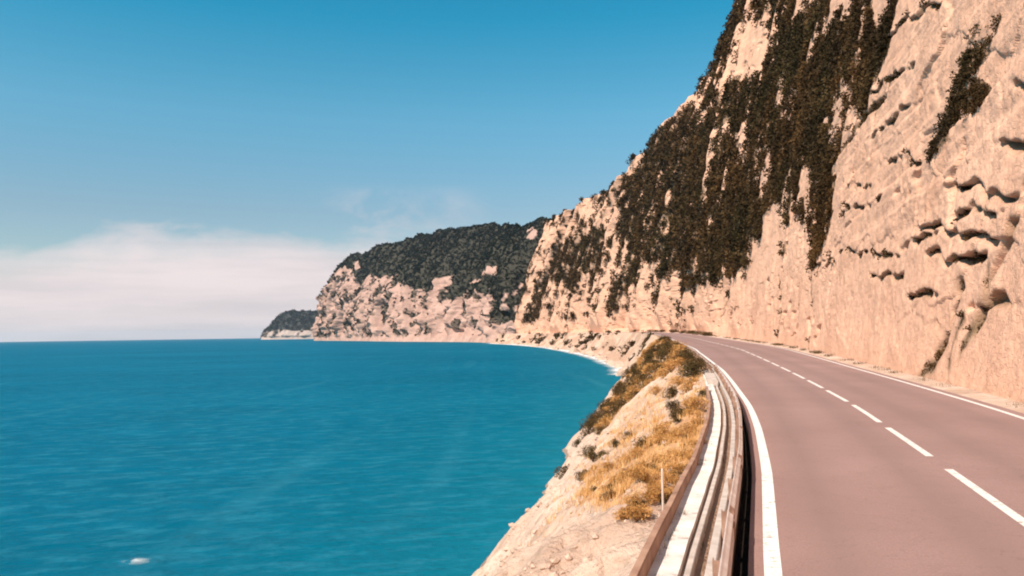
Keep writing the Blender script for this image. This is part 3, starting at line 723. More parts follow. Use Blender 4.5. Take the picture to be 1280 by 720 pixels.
def scatter_clumps(name, P, V, nu, nv, nrm, count, rfun, K, mat, label, cat, leaf=.42, ymin=30, up=.35, kind='stuff'):
    G = P.reshape(nu, nv, 3)
    du = np.linalg.norm(np.diff(G, axis=0, append=G[-1:]), axis=2)
    dv = np.linalg.norm(np.diff(G, axis=1, append=G[:, -1:]), axis=2)
    area = (du * dv).reshape(-1)
    dist = np.hypot(P[:, 0], P[:, 1])
    r0 = rfun(dist)
    w = area * V / r0 ** 2 * (P[:, 1] > ymin)
    w[~np.isfinite(w)] = 0
    cnt = min(count, int(3.0 * w.sum()))
    i = rng.choice(len(P), cnt, p=w / w.sum())
    r = r0[i] * rng.uniform(.55, 1.35, cnt)
    c = P[i] + np.c_[nrm[0][i], nrm[1][i], np.full(cnt, up)] * (r * .45)[:, None] + rng.normal(0, .25, (cnt, 3)) * r[:, None]
    # leaf sprays on a lumpy ball
    d = rng.normal(size=(cnt, K, 3)); d /= np.linalg.norm(d, axis=2)[..., None]
    d[..., 2] *= .8
    rad = rng.uniform(.45, 1.05, (cnt, K, 1)) * r[:, None, None]
    lc = c[:, None, :] + d * rad
    a = rng.normal(size=(cnt, K, 3)); a /= np.linalg.norm(a, axis=2)[..., None]
    b = np.cross(a, rng.normal(size=(cnt, K, 3))); b /= np.linalg.norm(b, axis=2)[..., None]
    s = (leaf * r)[:, None, None] * rng.uniform(.6, 1.3, (cnt, K, 1))
    v = np.stack([lc + a * s, lc - a * s * .5 + b * s * .8, lc - a * s * .5 - b * s * .8], 2).reshape(-1, 3)
    me = raw_mesh(name, v, np.arange(len(v)), 3, mat)
    o = link(name, me)
    tag(o, label, cat, None, kind)
    return o


cp = build_cliff()
scatter_clumps('cliff_scrub', cp[0], cp[1], cp[2], cp[3], cp[6], 56000, lambda d: np.clip(d * .0050 - .03, .10, 2.1), 28, M_SCRUB,
               'dark brown-green scrub covering the upper slopes of the main cliff', 'scrub', leaf=.30)


# =============================================================== far headland and island
def build_far(name, foot, base, mat, k, rows, amp, unit, veg_polys, bare_polys, seed, tcut):
    ts = stations(foot, 0, len(foot) - 1.001, k, 100)
    qs = np.r_[np.linspace(0, 1, rows), 1.05, 1.15, 1.3]
    nu, nv = len(ts), len(qs)
    T = np.repeat(ts, nv); Q = np.tile(qs, nu)
    P = base(T, Q); A, NX, NY = foot_frame(foot, T); Z = P[:, 2].copy()
    cl = sstep(.06, .16, Q) * (1 - .75 * sstep(.45, .7, Q))
    w = fbm(A / (4 * unit), Z / (4 * unit), seed=seed, o=3) - .5
    D = (ridge(A / (2.2 * unit) + w, Z / (7 * unit), seed=seed + 1, o=2) - .62) * amp * 2.2
    D += (ridge(A / (.8 * unit) + 2 * w, Z / (2.2 * unit), seed=seed + 2, o=3) - .62) * amp * 1.4
    D += (fbm(A / (.5 * unit), Z / (.4 * unit), seed=seed + 3, o=4) - .5) * amp * 1.1
    D *= (.15 + .85 * cl)
    P[:, 0] += NX * D; P[:, 1] += NY * D
    P[:, 2] += (fbm(A / (2 * unit), Q * 6, seed=seed + 4, o=5) - .5) * amp * 1.3 * sstep(.3, .7, Q)
    P[:, 2] += (fbm(A / (.5 * unit), Q * 12, seed=seed + 6, o=4) - .5) * amp * .5 * sstep(.02, .10, Q)
    jt = (fbm(A / unit, Z / unit, seed=seed + 5, o=4) - .5); jq = (fbm(A / unit + 50, Z / unit, seed=seed + 7, o=4) - .5)
    tj = T + jt * .35; qj = Q + jq * .10
    V = np.zeros(len(T), np.float32)
    for p in veg_polys: V[inside(p, tj, qj)] = 1
    V[(Q > .97)] = 1
    V[(T > 3) & (T < 12.2) & (Q > .72)] = 1
    V[(T < tcut) & (Q > .2)] = 1
    for p in bare_polys: V[inside(p, tj, qj)] = 0
    spots = sstep(.585, .63, fbm(A / (.45 * unit), Z / (.5 * unit), seed=seed + 8, o=3)) * sstep(.07, .12, Q)
    V = np.maximum(V, spots * .85)
    V *= 1 - sstep(.70, .76, fbm(A / (.5 * unit), Z / (.5 * unit), seed=seed + 9, o=3)) * (T > tcut) * (Q < .5)
    me = grid_mesh(name, P, nu, nv, mat, {'soil_shade': V * .95}, True)
    tag(link(name, me), kind='structure')
    return P, V, nu, nv, T, Q, (NX, NY)


hp = build_far('headland', HEAD_FOOT, head_base, M_HEAD, .0016, 260, 22, 34, HEAD_VEG, HEAD_BARE, 200, 2.0)
scatter_clumps('headland_maquis', hp[0], hp[1], hp[2], hp[3], hp[6], 40000, lambda d: np.clip(d * .0016, 1.6, 3.8), 14, M_MAQUIS,
               'dark green maquis woodland blanketing the top of the far headland', 'woodland', .5, 900, .5)
ISLE_VEG = [[(1.0, .30), (8, .30), (8, 1.2), (1.0, 1.2)]]
ip = build_far('distant_cape', ISLE_FOOT, isle_base, M_ISLE, .0012, 90, 26, 60, ISLE_VEG, [], 300, 0)
scatter_clumps('cape_woodland', ip[0], ip[1], ip[2], ip[3], ip[6], 5000, lambda d: np.full(len(d), 9.0), 12, M_MAQUIS,
               'bluish dark woodland on top of the most distant cape', 'woodland', .5, 900, .9)


# =============================================================== coastal strip, slope and shoulder
def build_ground():
    k = .0042; y = [-55.0]
    while y[-1] < 1060:
        y.append(y[-1] + (max(12, abs(y[-1])) * k if y[-1] > 5 else .8))
    arcs = arc_of_y(np.array(y)); nu = len(arcs)
    gs = np.r_[np.linspace(0, 1.0, 230) ** 1.15, 1.05, 1.12, 1.2, 1.4]
    nv = len(gs)
    A = np.repeat(arcs, nv); g = np.tile(gs, nu)
    P = ground_base(A, g)
    c, n, ti = road_at(A)
    X, Y = P[:, 0], P[:, 1]
    env = sstep(.0, .06, g)
    dist = np.hypot(X, Y)
    h = (fbm(X / 6, Y / 6, seed=401, o=5) - .5) * 1.7 + (ridge(X / 2.6, Y / 2.6, seed=405, o=3) - .6) * .55
    h += (fbm(X / .7, Y / .7, seed=407, o=4) - .5) * .40 + (ridge(X / 1.1, Y / 1.1, seed=419, o=3) - .6) * .22
    farw = sstep(140, 300, Y)
    h += farw * ((fbm(X / 14, Y / 30, seed=409, o=4) - .5) * 9.0 + (ridge(X / 7, Y / 16, seed=411, o=4) - .6) * 5.0) * sstep(.05, .25, g)
    shore = 1 - sstep(.85, 1.0, g)
    P[:, 2] += h * env * (.25 + .75 * shore)
    P[:, 0] += (fbm(X / 7, Y / 7, seed=413, o=4) - .5) * 3.0 * sstep(.4, 1.0, g)
    # dry grass cover: seaward of the barrier, from about 12 m on
    dv = sstep(11.5, 15, Y) * (1 - sstep(.30 + .18 * sstep(18, 60, Y), .52 + .2 * sstep(18, 60, Y), g + (fbm(X / 5, Y / 5, seed=415) - .5) * .4))
    dv *= sstep(.38, .52, fbm(X / 3.2, Y / 3.2, seed=417, o=3)) * .6 + .4
    dv *= .25 + .5 * sstep(50, 70, Y)
    dv *= 1 - sstep(150, 210, Y) * .8
    ga = inside(GOLD_AREA, X + (fbm(X, Y, seed=421) - .5) * 1.2, Y + (fbm(X + 9, Y, seed=423) - .5) * 2.5)
    dv = np.where(Y < 50, np.maximum(np.where(ga, .95, 0), dv * 1.1 * sstep(20, 26, Y)), dv)
    wet = sstep(.985, 1.0, g)
    # columns under the road: channel, asphalt bed, right shoulder to under the cliff
    cc, nn, tt = road_at(arcs); yy = cc[:, 1]; sl = s_left(yy); sr = s_right(yy)
    z = zr(yy)
    offs = [(sl + 1.10, -.03), (sl + .34, -.02), (sl + .315, -.20), (sl + .165, -.20), (sl + .155, -.03), (0 * sl, -.05), (-(sr + .50), -.03), (-(sr + 1.2), .02),
            (-(sr + 2.2), .10), (-(sr + 5.0), -.1)]
    colsP = []
    for s, dz in offs:
        q = cc + nn * s[:, None]; colsP.append(np.c_[q, z + dz])
    R = np.stack(colsP[::-1], 1)
    full = np.concatenate([R, P.reshape(nu, nv, 3)], 1)
    m = R.shape[1]
    pad = lambda v: np.concatenate([np.zeros((nu, m)), v.reshape(nu, nv)], 1)
    rust = pad(farw * (.35 + .5 * sstep(.42, .62, fbm(X / 5, Y / 11, seed=431, o=4)))); rust[:, m - 2:m] = .9
    pit = pad(np.zeros(nu * nv)); pit[:, m - 4:m - 2] = 1  # channel floor coloured near black to stand for shade
    me = grid_mesh('ground', full.reshape(-1, 3), nu, nv + m, M_GROUND,
                   {'dry': pad(dv).ravel(), 'wet': pad(wet).ravel(), 'rust': rust.ravel(), 'pit': pit.ravel()}, True)
    tag(link('ground', me), kind='structure')
    return P, dv, nu, nv


gp, gdry, gnu, gnv = build_ground()


gV = sstep(.68, .74, fbm(gp[:, 0] / 4, gp[:, 1] / 9, seed=441, o=4)) * (gp[:, 1] > 200) * (gp[:, 2] > 1.2)
scatter_clumps('shore_scrub', gp, gV, gnu, gnv, (np.zeros(len(gp)), np.zeros(len(gp))), 600, lambda d: np.clip(d * .0034, .5, 1.7), 16, M_SCRUB,
               'brown scrub dotting the pale bank below the distant road', 'scrub', .34, 170, 1.0)


def ground_z(x, y):
    d = (gp[:, 0] - x) ** 2 + (gp[:, 1] - y) ** 2
    return float(gp[np.argmin(d), 2])


# =============================================================== road
def strip(name, offs, a0, a1, step, mat, dz, from_line=True, extra=None):
    arcs = np.arange(a0, a1, step)
    V = []
    for o in offs:
        oo = o(arcs) if callable(o) else np.full(len(arcs), o)
        V.append(road_point(arcs, oo, dz, from_line))
    P = np.stack(V, 1)
    return grid_mesh(name, P.reshape(-1, 3), len(arcs), len(offs), mat, extra, True, flip=True)


A0, A1 = arc_of_y(-50), arc_of_y(1050)


def cy(a): return road_at(a)[0][:, 1]


arcs_r = np.arange(A0, A1, .8)
yv = cy(arcs_r); sl, sr = s_left(yv), s_right(yv)
prof = np.linspace(0, 1, 25)
S = (-(sr + .45))[:, None] + (sl + .15 + sr + .45)[:, None] * prof
c_, n_, _ = road_at(arcs_r)
Pr = np.concatenate([c_[:, None, :] + n_[:, None, :] * S[..., None], np.repeat(zr(yv)[:, None], 25, 1)[..., None]], 2)
lane = np.abs(np.where(S > 0, S - 1.5, S + 1.9))
track = np.exp(-((lane - .8) / .32) ** 2)
me = grid_mesh('road', Pr.reshape(-1, 3), len(arcs_r), 25, M_ASPHALT, {'track': track.ravel()}, True)
tag(link('road', me), kind='structure')
LINE_W = .17
me = strip('road_edge_line', [0.0, -LINE_W], A0, A1, .8, M_PAINT, .004)
tag(link('road_edge_line', me), kind='structure')
me = strip('road_edge_line', [lambda a: -s_right(cy(a)) + .0, lambda a: -s_right(cy(a)) - .15], A0, A1, .8, M_WORN, .004, False)
tag(link('road_edge_line', me), kind='structure')
# dashed centre line, worn between the dashes
V, Fq = [], []
start = arc_of_y(13.75)
a = start - 1.25 - 4.5
first = True
ends = []
k = -6
while True:
    a = start + k * 5.75 + 1.45
    if k < 0: a = start + (k + 1) * 5.75 - 4.6 + 0.0
    if a > A1 - 6: break
    ends.append((a, a + 4.6)); k += 1
for a, b_ in ends:
    aa = np.linspace(a, b_, 6)
    L = road_point(aa, .04, .004, False); R_ = road_point(aa, -.10, .004, False)
    s = len(V)
    V += list(L) + list(R_)
    for j in range(5): Fq.append((s + j + 6, s + j + 7, s + j + 1, s + j))
me = py_mesh('road_centre_line', V, Fq, M_WORN)
tag(link('road_centre_line', me), kind='structure')


# =============================================================== barrier beside the road
def extrude(name, section, a0, a1, step, mat, parent=None, wob=0.0, seed=1):
    """Closed cross-section [(off, dz), ...] swept along the left line."""
    arcs = np.arange(a0, a1 + step * .5, step); n = len(arcs); m = len(section)
    P = np.stack([road_point(arcs, np.full(n, o), dz) for o, dz in section], 1)
    if wob:
        q = P.reshape(-1, 3)
        q += ((np.stack([vnoise(q[:, 0] * 1.3, q[:, 1] * 1.3, q[:, 2] * 2, seed + k) for k in range(3)], 1)) - .5) * wob
    V = P.reshape(-1, 3); F = []
    for i in range(n - 1):
        for j in range(m):
            k = (j + 1) % m
            F.append((i * m + j, i * m + k, (i + 1) * m + k, (i + 1) * m + j))
    F.append(tuple(range(m))[::-1]); F.append(tuple((n - 1) * m + j for j in range(m)))
    return link(name, py_mesh(name, V, F, mat), parent)


B0, B1 = arc_of_y(-12), arc_of_y(44)
rail = bpy.data.objects.new('guardrail', None); COL.objects.link(rail)
tag(rail, 'low weathered steel guardrail following the curve beside the white edge line', 'guardrail')
# W profile, road side has the smaller offset
wf = [(.350, .05), (.335, .08), (.300, .11), (.300, .24), (.345, .27), (.345, .31), (.300, .35), (.300, .39), (.330, .41), (.350, .43)]
wb = [(o + .012, d) for o, d in wf][::-1]
extrude('beam', wf + wb, B0, B1, .5, M_STEEL, rail)
for a in np.arange(B0 + 1, B1, 4.0):
    extrude('splice_plate', [(o_ - .007, d_) for o_, d_ in wf] + [(o_ - .001, d_) for o_, d_ in wf][::-1], a - .16, a + .16, .16, M_RUST, rail)
na = np.arange(B0 + 1, B1, 2.0)
for a in na:
    p = road_point(np.array([a]), np.array([.40]), 0)[0]
    _, n2, _ = road_at(np.array([a])); n2 = n2[0]; t2 = np.array([n2[1], -n2[0]])
    vs = []
    for z in (-.2, .40):
        for u, w in ((-.05, -.035), (.05, -.035), (.05, -.025), (-.04, -.025), (-.04, .025), (.05, .025), (.05, .035), (-.05, .035)):
            vs.append((p[0] + n2[0] * w + t2[0] * u, p[1] + n2[1] * w + t2[1] * u, p[2] + z))
    F = [tuple(range(8))[::-1], tuple(range(8, 16))] + [(j, (j + 1) % 8, 8 + (j + 1) % 8, 8 + j) for j in range(8)]
    link('post', py_mesh('post', vs, F, M_RUST), rail)
kerb = extrude('concrete_kerb', [(.44, -.1), (.445, .14), (.455, .15), (.525, .15), (.535, .14), (.54, -.1)], B0, B1, .4, M_CONC2, None, .012)
tag(kerb, 'narrow concrete kerb just behind the steel guardrail', 'kerb')
kerb2 = extrude('cable_duct', [(.665, -.1), (.667, .09), (.675, .10), (.725, .10), (.733, .09), (.735, -.1)], B0, B1, .4, M_CONC2, None, .012, 5)
tag(kerb2, 'thin pale cable duct running between the kerb and the white gutter', 'duct')
apron = extrude('concrete_gutter', [(.80, -.1), (.805, .045), (1.10, .055), (1.10, -.1)], B0, B1 + 1.0, .35, M_CONC, None, .02, 9)
tag(apron, 'wide whitish concrete gutter slab between the guardrail and the brown wall', 'gutter')
wall = extrude('low_wall', [(1.08, -.4), (1.08, .21), (1.09, .23), (1.16, .23), (1.17, .21), (1.20, -.4)], B0, arc_of_y(30), .4, M_WOOD, None, .016, 13)
tag(wall, 'low brown wall on the seaward side of the concrete gutter', 'wall')
# concrete block where the barrier ends by the bushes
endb = extrude('concrete_end_wall', [(.60, -.3), (.60, .20), (.62, .22), (1.02, .22), (1.04, .20), (1.04, -.3)], arc_of_y(33), arc_of_y(38.5), .5, M_CONC2, None, .02, 17)
tag(endb, 'pale concrete end wall of the barrier beside the dark bushes', 'wall')

# marker post
px, py_ = POST_SPOT[0]
bz = ground_z(px, py_)
post = bpy.data.objects.new('marker_post', None); COL.objects.link(post); post.location = (px, py_, bz)
tag(post, 'slim pale marker post standing outside the brown wall among golden bushes', 'post')
vs = []
for z, r in ((-.2, .017), (.60, .015), (.64, .010)):
    for j in range(10):
        a = j * math.tau / 10
        vs.append((r * math.cos(a), r * .7 * math.sin(a), z + (.02 * math.cos(a) if z > .7 else 0)))
F = [(i * 10 + j, i * 10 + (j + 1) % 10, (i + 1) * 10 + (j + 1) % 10, (i + 1) * 10 + j) for i in range(2) for j in range(10)] + [tuple(range(20, 30))]
link('shaft', py_mesh('shaft', vs, F, M_WHITE, True), post)
vs2 = []
for z, r in ((-.05, .07), (.02, .065), (.035, .045)):
    for j in range(12):
        a = j * math.tau / 12; vs2.append((r * math.cos(a), r * math.sin(a), z))
F = [(i * 12 + j, i * 12 + (j + 1) % 12, (i + 1) * 12 + (j + 1) % 12, (i + 1) * 12 + j) for i in range(2) for j in range(12)] + [tuple(range(24, 36))]
link('footing', py_mesh('footing', vs2, F, M_CONC2), post)


# =============================================================== plants on the slope
def bush_meshes(name, mat, n, leaf, seed, flat=.75, lumps=9):
    r = np.random.default_rng(seed)
    lc = r.normal(size=(lumps, 3)); lc /= np.linalg.norm(lc, axis=1)[:, None]
    lc *= r.uniform(.15, .62, (lumps, 1)); lc[:, 2] = np.abs(lc[:, 2]) * flat + .25
    lr = r.uniform(.25, .48, lumps)
    k = r.integers(0, lumps, n)
    d = r.normal(size=(n, 3)); d /= np.linalg.norm(d, axis=1)[:, None]
    c = lc[k] + d * (lr[k] * r.uniform(.55, 1.08, n))[:, None]
    c[:, 2] = np.maximum(c[:, 2], -.05 + r.uniform(0, .15, n))
    a = r.normal(size=(n, 3)); a /= np.linalg.norm(a, axis=1)[:, None]
    b = np.cross(a, r.normal(size=(n, 3))); b /= np.linalg.norm(b, axis=1)[:, None]
    s = leaf * r.uniform(.6, 1.4, (n, 1))
    v = np.stack([c + a * s, c + b * s * .35, c - a * s, c - b * s * .35], 1).reshape(-1, 3)
    fol = raw_mesh(name, v, np.arange(len(v)), 4, mat)
    V, Fc = [], []
    for i in range(lumps):
        tip = lc[i] * 1.05; base = np.array([tip[0] * .08, tip[1] * .08, -.25])
        mid = (tip + base) * .5 + r.normal(0, .05, 3)
        s0 = len(V)
        for p, rr in ((base, .035), (mid, .022), (tip, .008)):
            for j in range(5):
                an = j * math.tau / 5; V.append((p[0] + rr * math.cos(an), p[1] + rr * math.sin(an), p[2]))
        Fc += [(s0 + q * 5 + j, s0 + q * 5 + (j + 1) % 5, s0 + (q + 1) * 5 + (j + 1) % 5, s0 + (q + 1) * 5 + j) for q in range(2) for j in range(5)]
    stem = py_mesh('stems', V, Fc, M_STEM, True)
    return fol, stem


DARK = [bush_meshes('foliage', M_DARKLEAF, 1500, .055, 500 + i) for i in range(4)]
GOLDB = [bush_meshes('foliage', M_GOLDLEAF, 1500, .050, 600 + i, .6) for i in range(4)]


def shrub(kind, name, x, y, size, label, group, i, sz=1.0):
    root = bpy.data.objects.new(name, None); COL.objects.link(root)
    fol, stem = (DARK if kind == 'dark' else GOLDB)[i % 4]
    root.location = (x, y, ground_z(x, y) + .02 * size)
    root.rotation_euler = (0, 0, (i * 2.39996) % math.tau)
    root.scale = (size, size, size * sz)
    tag(root, label, 'bush', group)
    link('foliage', fol, root); link('stems', stem, root)
    return root


for i, (x, y) in enumerate(SHRUB_SPOTS):
    d = math.hypot(x, y)
    size = float(np.clip(d * .0135, .28, 1.25)) * (.75 + .5 * ((i * 37) % 10) / 10)
    lab, grp = 'dark brown bush among the dry slope vegetation between the guardrail and the sea', 'dark bushes scattered over the slope'
    if i in (0, 1): lab, grp, size = 'one of two dark bushes close together on the bare upper slope', 'pair of dark bushes in mid slope', .42
    elif i == 2: lab, grp, size = 'round dark bush lowest on the slope, standing out against the sea at the brow', None, 1.05
    elif 3 <= i <= 12: lab, grp = 'dark bush in the row along the seaward brow of the slope', 'dark bushes along the seaward brow'
    elif i in (18, 19, 20, 21): lab, grp, size = 'large dark bush beside the far end of the pale concrete barrier', 'dark bushes at the barrier end', (1.0, .95, .85, .95)[i - 18]
    elif i == 22: lab, grp, size = 'small dark tuft at the bottom edge of the golden bushes on the slope', None, .17
    elif y > 80: lab, grp = 'brown bush on the mound beside the far bend of the road', 'brown bushes on the roadside mound'
    elif y < 22: size *= .8
    if 18 <= i <= 21: x, y = road_point(np.array([arc_of_y((40.5, 43, 46.5, 51)[i - 18])]), np.array([1.35 + .35 * (i % 2)]))[0][:2]
    shrub('dark', 'shrub', x, y, size, lab, grp, i)
for i, (x, y) in enumerate(GOLD_SPOTS):
    d = math.hypot(x, y)
    size = float(np.clip(d * .019, .26, 1.2)) * (.7 + .6 * ((i * 53) % 10) / 10)
    lab, grp = 'golden dry bush on the slope outside the brown wall', 'golden dry bushes outside the brown wall'
    if y > 34: lab, grp = 'golden dry bush on the mound near the far road bend', 'golden dry bushes on the far mound'
    shrub('gold', 'dry_bush', x, y, size, lab, grp, i, .8)
# more brush on the mound and verge
extra = np.random.default_rng(77)
k = 0
while k < 125:
    y = extra.uniform(52, 135); g = extra.uniform(.03, .75)
    p = ground_base(arc_of_y(np.array([y])), np.array([g]))[0]
    if vnoise(np.array([p[0] / 6]), np.array([p[1] / 9]), seed=9)[0] < .34: continue
    kind = 'dark' if extra.random() < .45 else 'gold'
    s = extra.uniform(.55, 1.25) * (1.15 if kind == 'dark' else 1)
    shrub(kind, 'shrub' if kind == 'dark' else 'dry_bush', p[0], p[1], s,
          'brown bush on the mound beside the far bend of the road' if kind == 'dark' else 'golden dry bush on the mound near the far road bend',
          'brown bushes on the roadside mound' if kind == 'dark' else 'golden dry bushes on the far mound', k)
    k += 1
gx = np.array(GOLD_AREA); k = 0; tries = 0
while k < 105 and tries < 6000:
    tries += 1
    j = rng.integers(0, len(gp)); x, y = gp[j, 0], gp[j, 1]
    if not inside(GOLD_AREA, np.array([x]), np.array([y]))[0]: continue
    d = math.hypot(x, y)
    if rng.random() > (14 / d) ** 1.0: continue
    dk = rng.random() < .26
    shrub('dark' if dk else 'gold', 'shrub' if dk else 'dry_bush', x, y, float(np.clip(d * rng.uniform(.008, .022), .16, .7)),
          'dark brown bush among the dry slope vegetation between the guardrail and the sea' if dk else 'golden dry bush on the slope outside the brown wall',
          'dark bushes scattered over the slope' if dk else 'golden dry bushes outside the brown wall', k, .8)
    k += 1
# bushes at the foot of the cliff along the far road
for i, y in enumerate([178, 186, 205, 232, 240, 262, 296, 305, 340, 372, 390, 450, 520, 560, 640]):
    t = np.interp(y, [p[1] for p in FOOT[:20]], range(20)); f = catmull(FOOT, np.array([t]))[0]
    o = shrub('dark', 'shrub', f[0] - 1.6 - .2 * (i % 3), y, 1.3 + y * .0028, 'dark bush at the foot of the cliff along the distant road', 'dark bushes at the foot of the cliff', i, .7)
    o.location.z = float(zr(y)) - .05


# dry grass on the slope and weeds at the cliff foot
def tufts(name, pts, nrm_up, hgt, blades, mat, label, cat, spread):
    n = len(pts)
    b = np.repeat(pts, blades, 0) + np.c_[rng.normal(0, spread, (n * blades, 2)), np.zeros(n * blades)]
    h = rng.uniform(.5, 1.2, n * blades) * np.repeat(hgt, blades)
    an = rng.uniform(0, math.tau, n * blades); lean = rng.uniform(.1, .8, n * blades) * h
    tip = b + np.c_[np.cos(an) * lean, np.sin(an) * lean, h]
    wd = .05 * h
    sx = np.c_[-np.sin(an) * wd, np.cos(an) * wd, np.zeros(len(an))]
    b[:, 2] -= .03
    v = np.stack([b - sx, b + sx, tip], 1).reshape(-1, 3)
    return tag(link(name, raw_mesh(name, v, np.arange(len(v)), 3, mat)), label, cat, None, 'stuff')


w = gdry * (gp[:, 1] > 8) * (gp[:, 1] < 150) * (gp[:, 2] > 1)
G3 = gp.reshape(gnu, gnv, 3)
ar = (np.linalg.norm(np.diff(G3, axis=0, append=G3[-1:]), axis=2) * np.linalg.norm(np.diff(G3, axis=1, append=G3[:, -1:]), axis=2)).ravel()
dd = np.hypot(gp[:, 0], gp[:, 1])
w = w * ar / np.maximum(dd, 12) ** 1.3
ii = rng.choice(len(gp), 4200, p=w / w.sum())
tufts('dry_grass', gp[ii], None, np.clip(.007 * dd[ii], .09, .26), 14, M_GRASS, 'dry golden grass growing over the slope below the road barrier', 'grass', .13)
yy = rng.uniform(14, 200, 2600) ** 1.0
aa = arc_of_y(yy)
pp = []
for a, y in zip(aa, yy):
    if vnoise(np.array([y / .9]), np.array([.5]), seed=31)[0] > .62: pp.append((a, y))
aa = np.array([p[0] for p in pp]); yy = np.array([p[1] for p in pp])
q = road_point(aa, -(s_right(yy) + rng.uniform(.75, 1.7, len(yy)) + yy * .002), .04, False)
tufts('roadside_weeds', q, None, np.clip(yy * .003, .06, .22), 9, M_DARKLEAF, 'thin line of dark weeds at the foot of the cliff beside the road', 'weeds', .10)
aa = rng.uniform(B0, B1, 260); q = road_point(aa, .695 + rng.normal(0, .015, 260), .04)
aa2 = rng.uniform(B0, B1, 90); q2 = road_point(aa2, .995 + rng.normal(0, .02, 90), .06)
q = np.r_[q, q2]; keep = vnoise(q[:, 0] * 2, q[:, 1] * 2, seed=3) > .55
tufts('gutter_weeds', q[keep], None, np.full(keep.sum(), .07), 10, M_DARKLEAF, 'small dark weeds in the joints of the pale concrete gutter', 'weeds', .03)


sel = (gp[:, 1] > 9) & (gp[:, 1] < 75) & (gp[:, 2] > .5)
wr = sel * ar / np.maximum(dd, 10) ** 1.2 * (vnoise(gp[:, 0] * .8, gp[:, 1] * .8, seed=451) > .4)
ii = rng.choice(len(gp), 2600, p=wr / wr.sum())
ph = (1 + 5 ** .5) / 2
ico = np.array([(-1, ph, 0), (1, ph, 0), (-1, -ph, 0), (1, -ph, 0), (0, -1, ph), (0, 1, ph), (0, -1, -ph), (0, 1, -ph), (ph, 0, -1), (ph, 0, 1), (-ph, 0, -1), (-ph, 0, 1)]) / 1.9
icf = np.array([(0, 11, 5), (0, 5, 1), (0, 1, 7), (0, 7, 10), (0, 10, 11), (1, 5, 9), (5, 11, 4), (11, 10, 2), (10, 7, 6), (7, 1, 8), (3, 9, 4), (3, 4, 2), (3, 2, 6), (3, 6, 8), (3, 8, 9), (4, 9, 5), (2, 4, 11), (6, 2, 10), (8, 6, 7), (9, 8, 1)])
rs = (.010 + .075 * rng.random(len(ii)) ** 3.5) * np.clip(dd[ii] / 14, 1, 3)
vv = ico[None] * (rs[:, None, None] * rng.uniform(.6, 1.3, (len(ii), 12, 1))) * np.array([1, 1, .7]) + gp[ii][:, None, :] + np.array([0, 0, .01])
ff = icf[None] + (np.arange(len(ii)) * 12)[:, None, None]
tag(link('rubble', raw_mesh('rubble', vv.reshape(-1, 3), ff.reshape(-1), 3, M_BOULDER)), 'loose pale stones scattered on the slope', 'rubble', None, 'stuff')


# =============================================================== shore rocks
def boulder(seed, r=1.0):
    rr = np.random.default_rng(seed)
    import bmesh
    bm = bmesh.new(); bmesh.ops.create_icosphere(bm, subdivisions=4, radius=1)
    co = np.array([v.co[:] for v in bm.verts])
    n = ridge(co[:, 0] * 1.3 + seed, co[:, 1] * 1.3, co[:, 2] * 1.3, 3, seed) * .55 + fbm(co[:, 0] * 4 + seed, co[:, 1] * 4, co[:, 2] * 4, 3, seed) * .25
    co = co * (.5 + n)[:, None] * np.array([1, rr.uniform(.7, 1.2), rr.uniform(.5, .8)])
    # chop to facets
    for _ in range(9):
        d = rr.normal(size=3); d /= np.linalg.norm(d); k = co @ d; c = rr.uniform(.55, .8)
        co -= np.outer(np.clip(k - c, 0, None), d)
    for v, c in zip(bm.verts, co): v.co = c
    me = bpy.data.meshes.new('boulder'); bm.to_mesh(me); bm.free()
    me.materials.append(M_BOULDER)
    return me


BM = [boulder(s) for s in (3, 8, 14)]
br = np.random.default_rng(5)
for i in range(26):
    y = br.uniform(205, 420) if i < 18 else br.uniform(420, 800)
    sh = catmull(SHORE, road_at(arc_of_y(np.array([y])))[2])[0]
    o = link('boulder', BM[i % 3]); s = br.uniform(1.2, 3.0) * (1 if y < 420 else 1.6)
    o.location = (sh[0] + br.uniform(-2.5, 3.5), sh[1], .1); o.scale = (s, s, s); o.rotation_euler = (br.uniform(-.3, .3), 0, br.uniform(0, 6.28))
    tag(o, 'pale rock lying at the waterline of the far beach', 'rock', 'rocks along the far waterline')


# =============================================================== water
def build_sea():
    rad = np.r_[np.geomspace(6, 26000, 420)]
    az = np.linspace(math.radians(-100), math.radians(70), 200)
    R_, Z_ = np.meshgrid(rad, az, indexing='ij')
    x = (R_ * np.sin(Z_)).ravel() - 20; y = (R_ * np.cos(Z_)).ravel() - 45
    sh = catmull(SHORE, np.linspace(0, len(SHORE) - 1, 300))
    hf = catmull(HEAD_FOOT, np.linspace(3, 14, 120))
    L = np.r_[sh, hf]
    d = np.full(len(x), 1e9)
    for p in L: d = np.minimum(d, np.hypot(x - p[0], y - p[1]))
    shal = np.exp(-d / 7.0) * .7 + np.exp(-d / 26.0) * .38
    P = np.c_[x, y, np.zeros(len(x))]
    me = grid_mesh('sea', P, len(rad), len(az), M_SEA, {'shallow': np.clip(shal, 0, 1)}, True, flip=True)
    tag(link('sea', me), kind='structure')


build_sea()
